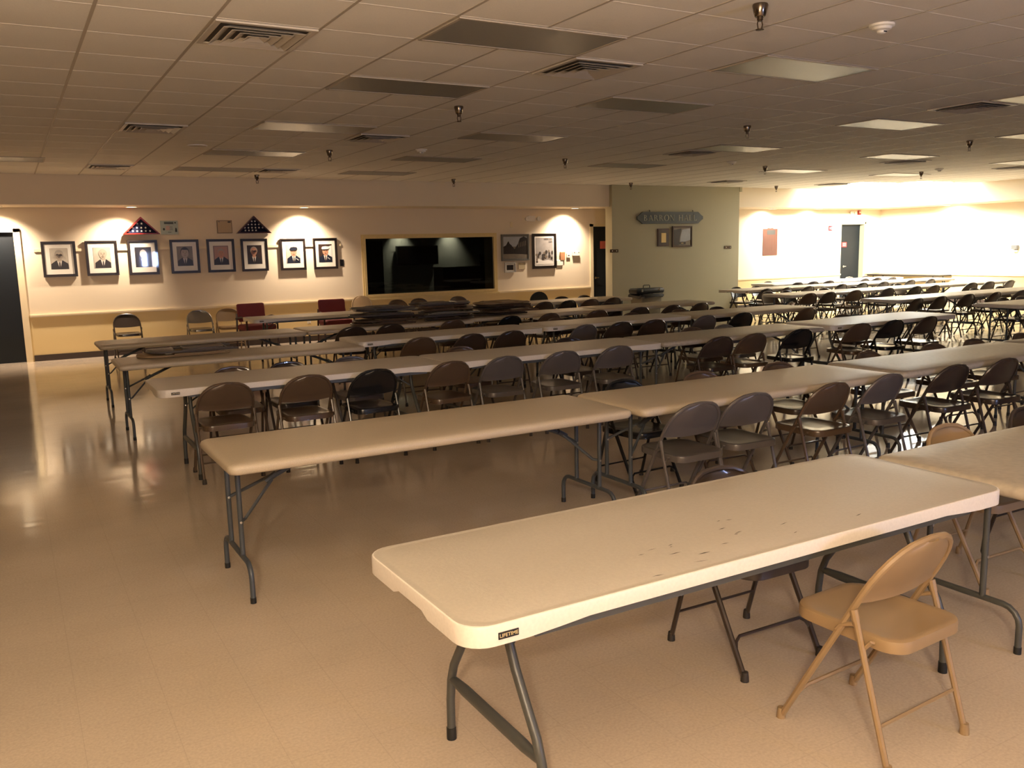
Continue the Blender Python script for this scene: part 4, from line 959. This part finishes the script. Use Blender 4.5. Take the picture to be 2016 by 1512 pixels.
# ------------------------------------------------------------------ name wall
PY = 16.0
M_SIGN = mat('blue grey sign board', (58, 64, 62), 0.5, var=0.06, scale=30); M_LET = mat('pale carved lettering', (168, 162, 140), 0.5)
sx0 = 13.69
t = thing('hall_sign', 'long dark sign board reading BARRON HALL on the olive name wall', 'sign', (sx0*PY/16.15, PY-0.005, 2.357))
k = 16.15/PY
MB().poly([(-0.985,0.035),(-0.94,0.055),(-0.835,0.135),(0.835,0.135),(0.94,0.055),(0.985,0.035),(0.985,-0.035),(0.94,-0.055),(0.835,-0.135),(-0.835,-0.135),(-0.94,-0.055),(-0.985,-0.035)], -0.035, 0.0, M_SIGN).build('board', t)
for sx in (-0.62, 0.68): MB().tube([(sx,-0.018,0.13),(sx,-0.018,0.165),(sx,0.0,0.175)], 0.008, M_BLACK, 6).build('hanger', t)
def serif(ch):
    S, Tn, sf = 0.15, 0.055, 0.035; out = []
    def bx(x0, x1, z0, z1): out.append([(x0,z0),(x1,z0),(x1,z1),(x0,z1)])
    def stem(x, w=S): bx(x, x+w, 0, 1); bx(x-0.06, x+w+0.06, 0, sf); bx(x-0.06, x+w+0.06, 1-sf, 1)
    def ring(cx, cz, rx, rz, tx, tz, a0, a1, n=16):
        o = ell(cx, cz, rx, rz, n, a0, a1); i_ = ell(cx, cz, rx-tx, rz-tz, n, a0, a1)
        m_ = n if a1-a0 == 360 else n
        for q in range(m_):
            r_ = (q+1) % len(o); out.append([o[q], o[r_], i_[r_], i_[q]])
    W = 0.7
    if ch == 'B':
        stem(0.07); ring(0.22,0.76,0.34,0.24,0.14,0.05,-90,90); ring(0.22,0.27,0.42,0.27,0.15,0.05,-90,90); W = 0.78
    elif ch == 'R':
        stem(0.07); ring(0.22,0.74,0.38,0.26,0.14,0.05,-90,90); out.append([(0.34,0.50),(0.50,0.50),(0.84,0.0),(0.66,0.0)]); bx(0.62,0.90,0,sf); W = 0.88
    elif ch == 'A':
        out.append([(0.08,0),(0.14,0),(0.47,1),(0.42,1)]); out.append([(0.40,1),(0.50,1),(0.88,0),(0.70,0)]); bx(0.22,0.66,0.30,0.35); bx(0.0,0.24,0,sf); bx(0.62,0.96,0,sf); W = 0.94
    elif ch == 'O':
        ring(0.5,0.5,0.48,0.52,0.16,0.05,0,360,28); W = 1.0
    elif ch == 'N':
        bx(0.12,0.175,0,1); bx(0.80,0.855,0,1); out.append([(0.05,1),(0.24,1),(0.855,0),(0.80,0)]); bx(0.02,0.28,0,sf); bx(0.70,0.96,1-sf,1); W = 1.0
    elif ch == 'H':
        stem(0.08); stem(0.68); bx(0.2,0.7,0.48,0.53); W = 0.98
    elif ch == 'L':
        stem(0.08); bx(0.08,0.68,0,0.05); out.append([(0.62,0.0),(0.68,0.0),(0.70,0.26),(0.66,0.26)]); W = 0.76
    return out, W
lt = MB(); cur = 0.0; gl = []
for ch in 'BARRON HALL':
    if ch == ' ': cur += 0.62; continue
    ps, W = serif(ch); gl.append((cur, ps)); cur += W+0.10
hgt = 0.135; sx_ = 1.62/cur
for x0, ps in gl:
    for p in ps: lt.poly([((x0+u)*sx_-0.81, v*hgt-hgt/2) for u, v in p], -0.040, -0.035, M_LET)
lt.build('lettering', t)
t = thing('award_plaque', 'dark wooden plaque with a gold plate below the hall sign', 'plaque', (13.477/k, PY, 1.91))
MB().box((-0.168,-0.022,-0.203),(0.168,0,0.203), M_DWOOD).build('board', t); MB().box((-0.145,-0.026,-0.18),(0.145,-0.02,0.18), mat('brown plaque face', (70,56,44), 0.4)).build('face', t)
MB().box((-0.068,-0.030,-0.12),(0.072,-0.025,0.10), mat('bright gold plate', (226, 196, 128), 0.35)).build('gold_plate', t)
t, y = framed(14.04/k, 1.922, 0.60, 0.485, 'brown framed black-and-white photograph below the right end of the hall sign', 'picture', None, 0.04, mat('brown picture frame', (66, 46, 28), 0.35), y=PY, mt=0)
b = MB(); b.box((-0.262,y,-0.205),(0.262,0,0.205), M_BG['mid']); b.poly([(-0.262,-0.2),(-0.262,0.15),(-0.02,0.19),(-0.07,0.0),(-0.10,-0.2)], y-0.002, y, M_BG['dark'])
b.poly([(-0.05,0.0),(0.0,0.16),(0.26,0.19),(0.26,-0.08),(0.1,-0.12),(-0.06,-0.12)], y-0.002, y, M_BG['sky']); b.box((-0.09,y-0.003,-0.185),(0.11,y,-0.125), M_BG['dark']); b.build('photograph', t)
MB().box((-0.03,y-0.006,-0.165),(0.04,y-0.003,-0.145), M_GOLDP).build('caption_plate', t)
for x, z, nm in ((12.05/k, 1.627, 'left'), (15.535/k, 1.640, 'right')):
    t = wallbox('switch_plate', x, z, 0.235, 0.072, 0.014, M_BRONZE, 'dark bronze switch plate on the %s edge of the name wall' % nm, 'switch', PY)
    for q in (-1, 1): MB().box((q*0.06-0.008,-0.024,-0.010),(q*0.06+0.008,-0.012,0.012), M_WHITE).build('toggle', t)
bn = thing('storage_bin', 'grey bin standing against the name wall, a black case on it', 'bin', (12.46, 15.5, 0))
def sb_(w, h, z): return [(a, c, z) for a, c in rrect(w, h, 0.03, 3)]
MB().rings([sb_(0.50,0.36,0.0), sb_(0.58,0.42,0.58), sb_(0.62,0.46,0.585), sb_(0.62,0.46,0.62), sb_(0.58,0.42,0.62), sb_(0.56,0.40,0.595)], mat('grey olive plastic', (112, 104, 84), 0.5)).build('body', bn)
bg = MB()
bag = mat('black plastic bag', (16, 18, 20), 0.3, bump=0.6, scale=30)
rs_ = []
for q, (kx, kz) in enumerate(((1.02,0.60),(1.08,0.615),(1.10,0.64),(1.0,0.66),(0.9,0.65))):
    rs_.append([(u*kx+random.uniform(-0.012,0.012), v*kx+random.uniform(-0.012,0.012), kz+random.uniform(-0.02 if q else -0.05,0.012)) for u, v in rrect(0.64,0.48,0.08,5)])
bg.rings(rs_, bag, False, False); o = bg.build('bag_liner', bn); o['label'] = 'black plastic bag folded over the rim'
cs = thing('carry_case', 'black carrying case with a handle lying on top of the grey bin', 'case', (12.45, 15.48, 0.672))
MB().rings([sb_(0.76,0.28,0.0), sb_(0.80,0.30,0.03), sb_(0.80,0.30,0.085), sb_(0.74,0.26,0.115)], M_BLACK).build('body', cs)
MB().tube([(-0.09,0,0.11),(-0.09,0,0.165),(-0.07,0,0.18),(0.07,0,0.18),(0.09,0,0.165),(0.09,0,0.11)], 0.009, M_BLACK, 8).build('handle', cs)
for sx in (-1, 1): MB().box((sx*0.24-0.025,-0.155,0.04),(sx*0.24+0.025,-0.148,0.10), M_CHROME).build('latch', cs)
# ------------------------------------------------------------------ bright far right end
t = thing('name_board', 'large brown wooden board of small name plates on the bright wall', 'plaque', (17.88, WY, 1.757))
M_PWOOD = mat('red brown wood board', (92, 50, 36), 0.4, var=0.08, scale=6)
MB().box((-0.265,-0.025,-0.365),(0.265,0,0.34), M_PWOOD).build('board', t)
MB().poly([(-0.12,0.34),(-0.07,0.365),(0.0,0.35),(0.07,0.365),(0.12,0.34)], -0.024, 0.0, M_PWOOD).build('crest', t)
MB().box((-0.13,-0.029,0.185),(0.17,-0.024,0.305), mat('dark header plate', (60, 58, 54), 0.4)).build('header_plate', t)
b = MB(); M_NP = mat('dark name plate', (84, 58, 44), 0.4)
for r_ in range(14):
    for c_ in range(5): b.box((-0.215+c_*0.092,-0.028,0.135-r_*0.034),(-0.150+c_*0.092,-0.024,0.148-r_*0.034), M_NP)
b.build('name_plates', t)
M_RS = mat('red plastic sign', (170, 16, 26), 0.5)
t = wallbox('alarm_pull', 20.235, 2.09, 0.13, 0.135, 0.04, M_RS, 'small red alarm box on the bright wall left of the corner door', 'fire alarm')
MB().box((0.0,-0.046,-0.04),(0.05,-0.038,0.04), M_WHITE).build('handle', t); MB().box((-0.055,-0.042,-0.03),(-0.03,-0.038,0.03), M_WHITE).build('print', t)
t = wallbox('alarm_strobe', 21.42, 2.52, 0.10, 0.12, 0.05, mat('dark red alarm', (150, 34, 30), 0.4), 'dark red alarm strobe above the corner door', 'fire alarm')
MB().box((-0.03,-0.06,-0.01),(0.03,-0.048,0.03), M_WHITE).build('lens', t)
t = thing('emergency_light', 'white emergency light beside the red strobe above the corner door', 'emergency light', (21.12, WY, 2.52))
MB().box((-0.06,-0.05,-0.04),(0.06,0,0.04), M_WHITE).build('housing', t)
for sx in (-1, 1): MB().lathe([(0.0,0.0),(0.03,0.0),(0.042,-0.05),(0.0,-0.05)], (sx*0.09,-0.03,-0.005), M_WHITE, 14, 'y').build('lamp_head', t)
t = thing('wall_dispenser', 'small grey fitting on the right wall near the picture edge', 'dispenser', (XR, 12.96, 1.42))
MB().box((-0.10,-0.07,0.0),(0,0.07,0.10), mat('grey fitting', (120,120,116), 0.4)).build('housing', t); MB().box((-0.06,-0.05,-0.07),(0,0.05,-0.02), M_WHITE).build('tray', t)

# ------------------------------------------------------------------ camera, world, colour
cam = bpy.data.cameras.new('camera'); co = bpy.data.objects.new('camera', cam); C.objects.link(co)
R = ((0.8649042253288933, -0.5013966655952439, -0.023282283783985877), (0.09727453916098576, 0.121931093250499, 0.9877603315226605), (0.4924209023175648, 0.8565828577719201, -0.15423184733396014))
mw = Matrix(((R[0][0], R[1][0], -R[2][0], 0), (R[0][1], R[1][1], -R[2][1], 0), (R[0][2], R[1][2], -R[2][2], 1.735), (0, 0, 0, 1)))
co.matrix_world = mw
cam.sensor_width = 36.0; cam.lens = 1708.097/2016*36.0; cam.clip_end = 200; cam.clip_start = 0.05
SC.camera = co
wd = bpy.data.worlds.new('world'); SC.world = wd; wd.use_nodes = True
wd.node_tree.nodes['Background'].inputs[0].default_value = (0.5, 0.6, 0.8, 1); wd.node_tree.nodes['Background'].inputs[1].default_value = 0.02
vs = SC.view_settings; vs.view_transform = 'Standard'; vs.look = 'None'; vs.gamma = 1.0; vs.use_curve_mapping = False
vs.exposure = 0.0
SC.cycles.max_bounces = 8; SC.cycles.diffuse_bounces = 6; SC.cycles.glossy_bounces = 4; SC.cycles.transparent_max_bounces = 6
SC.cycles.sample_clamp_indirect = 6.0
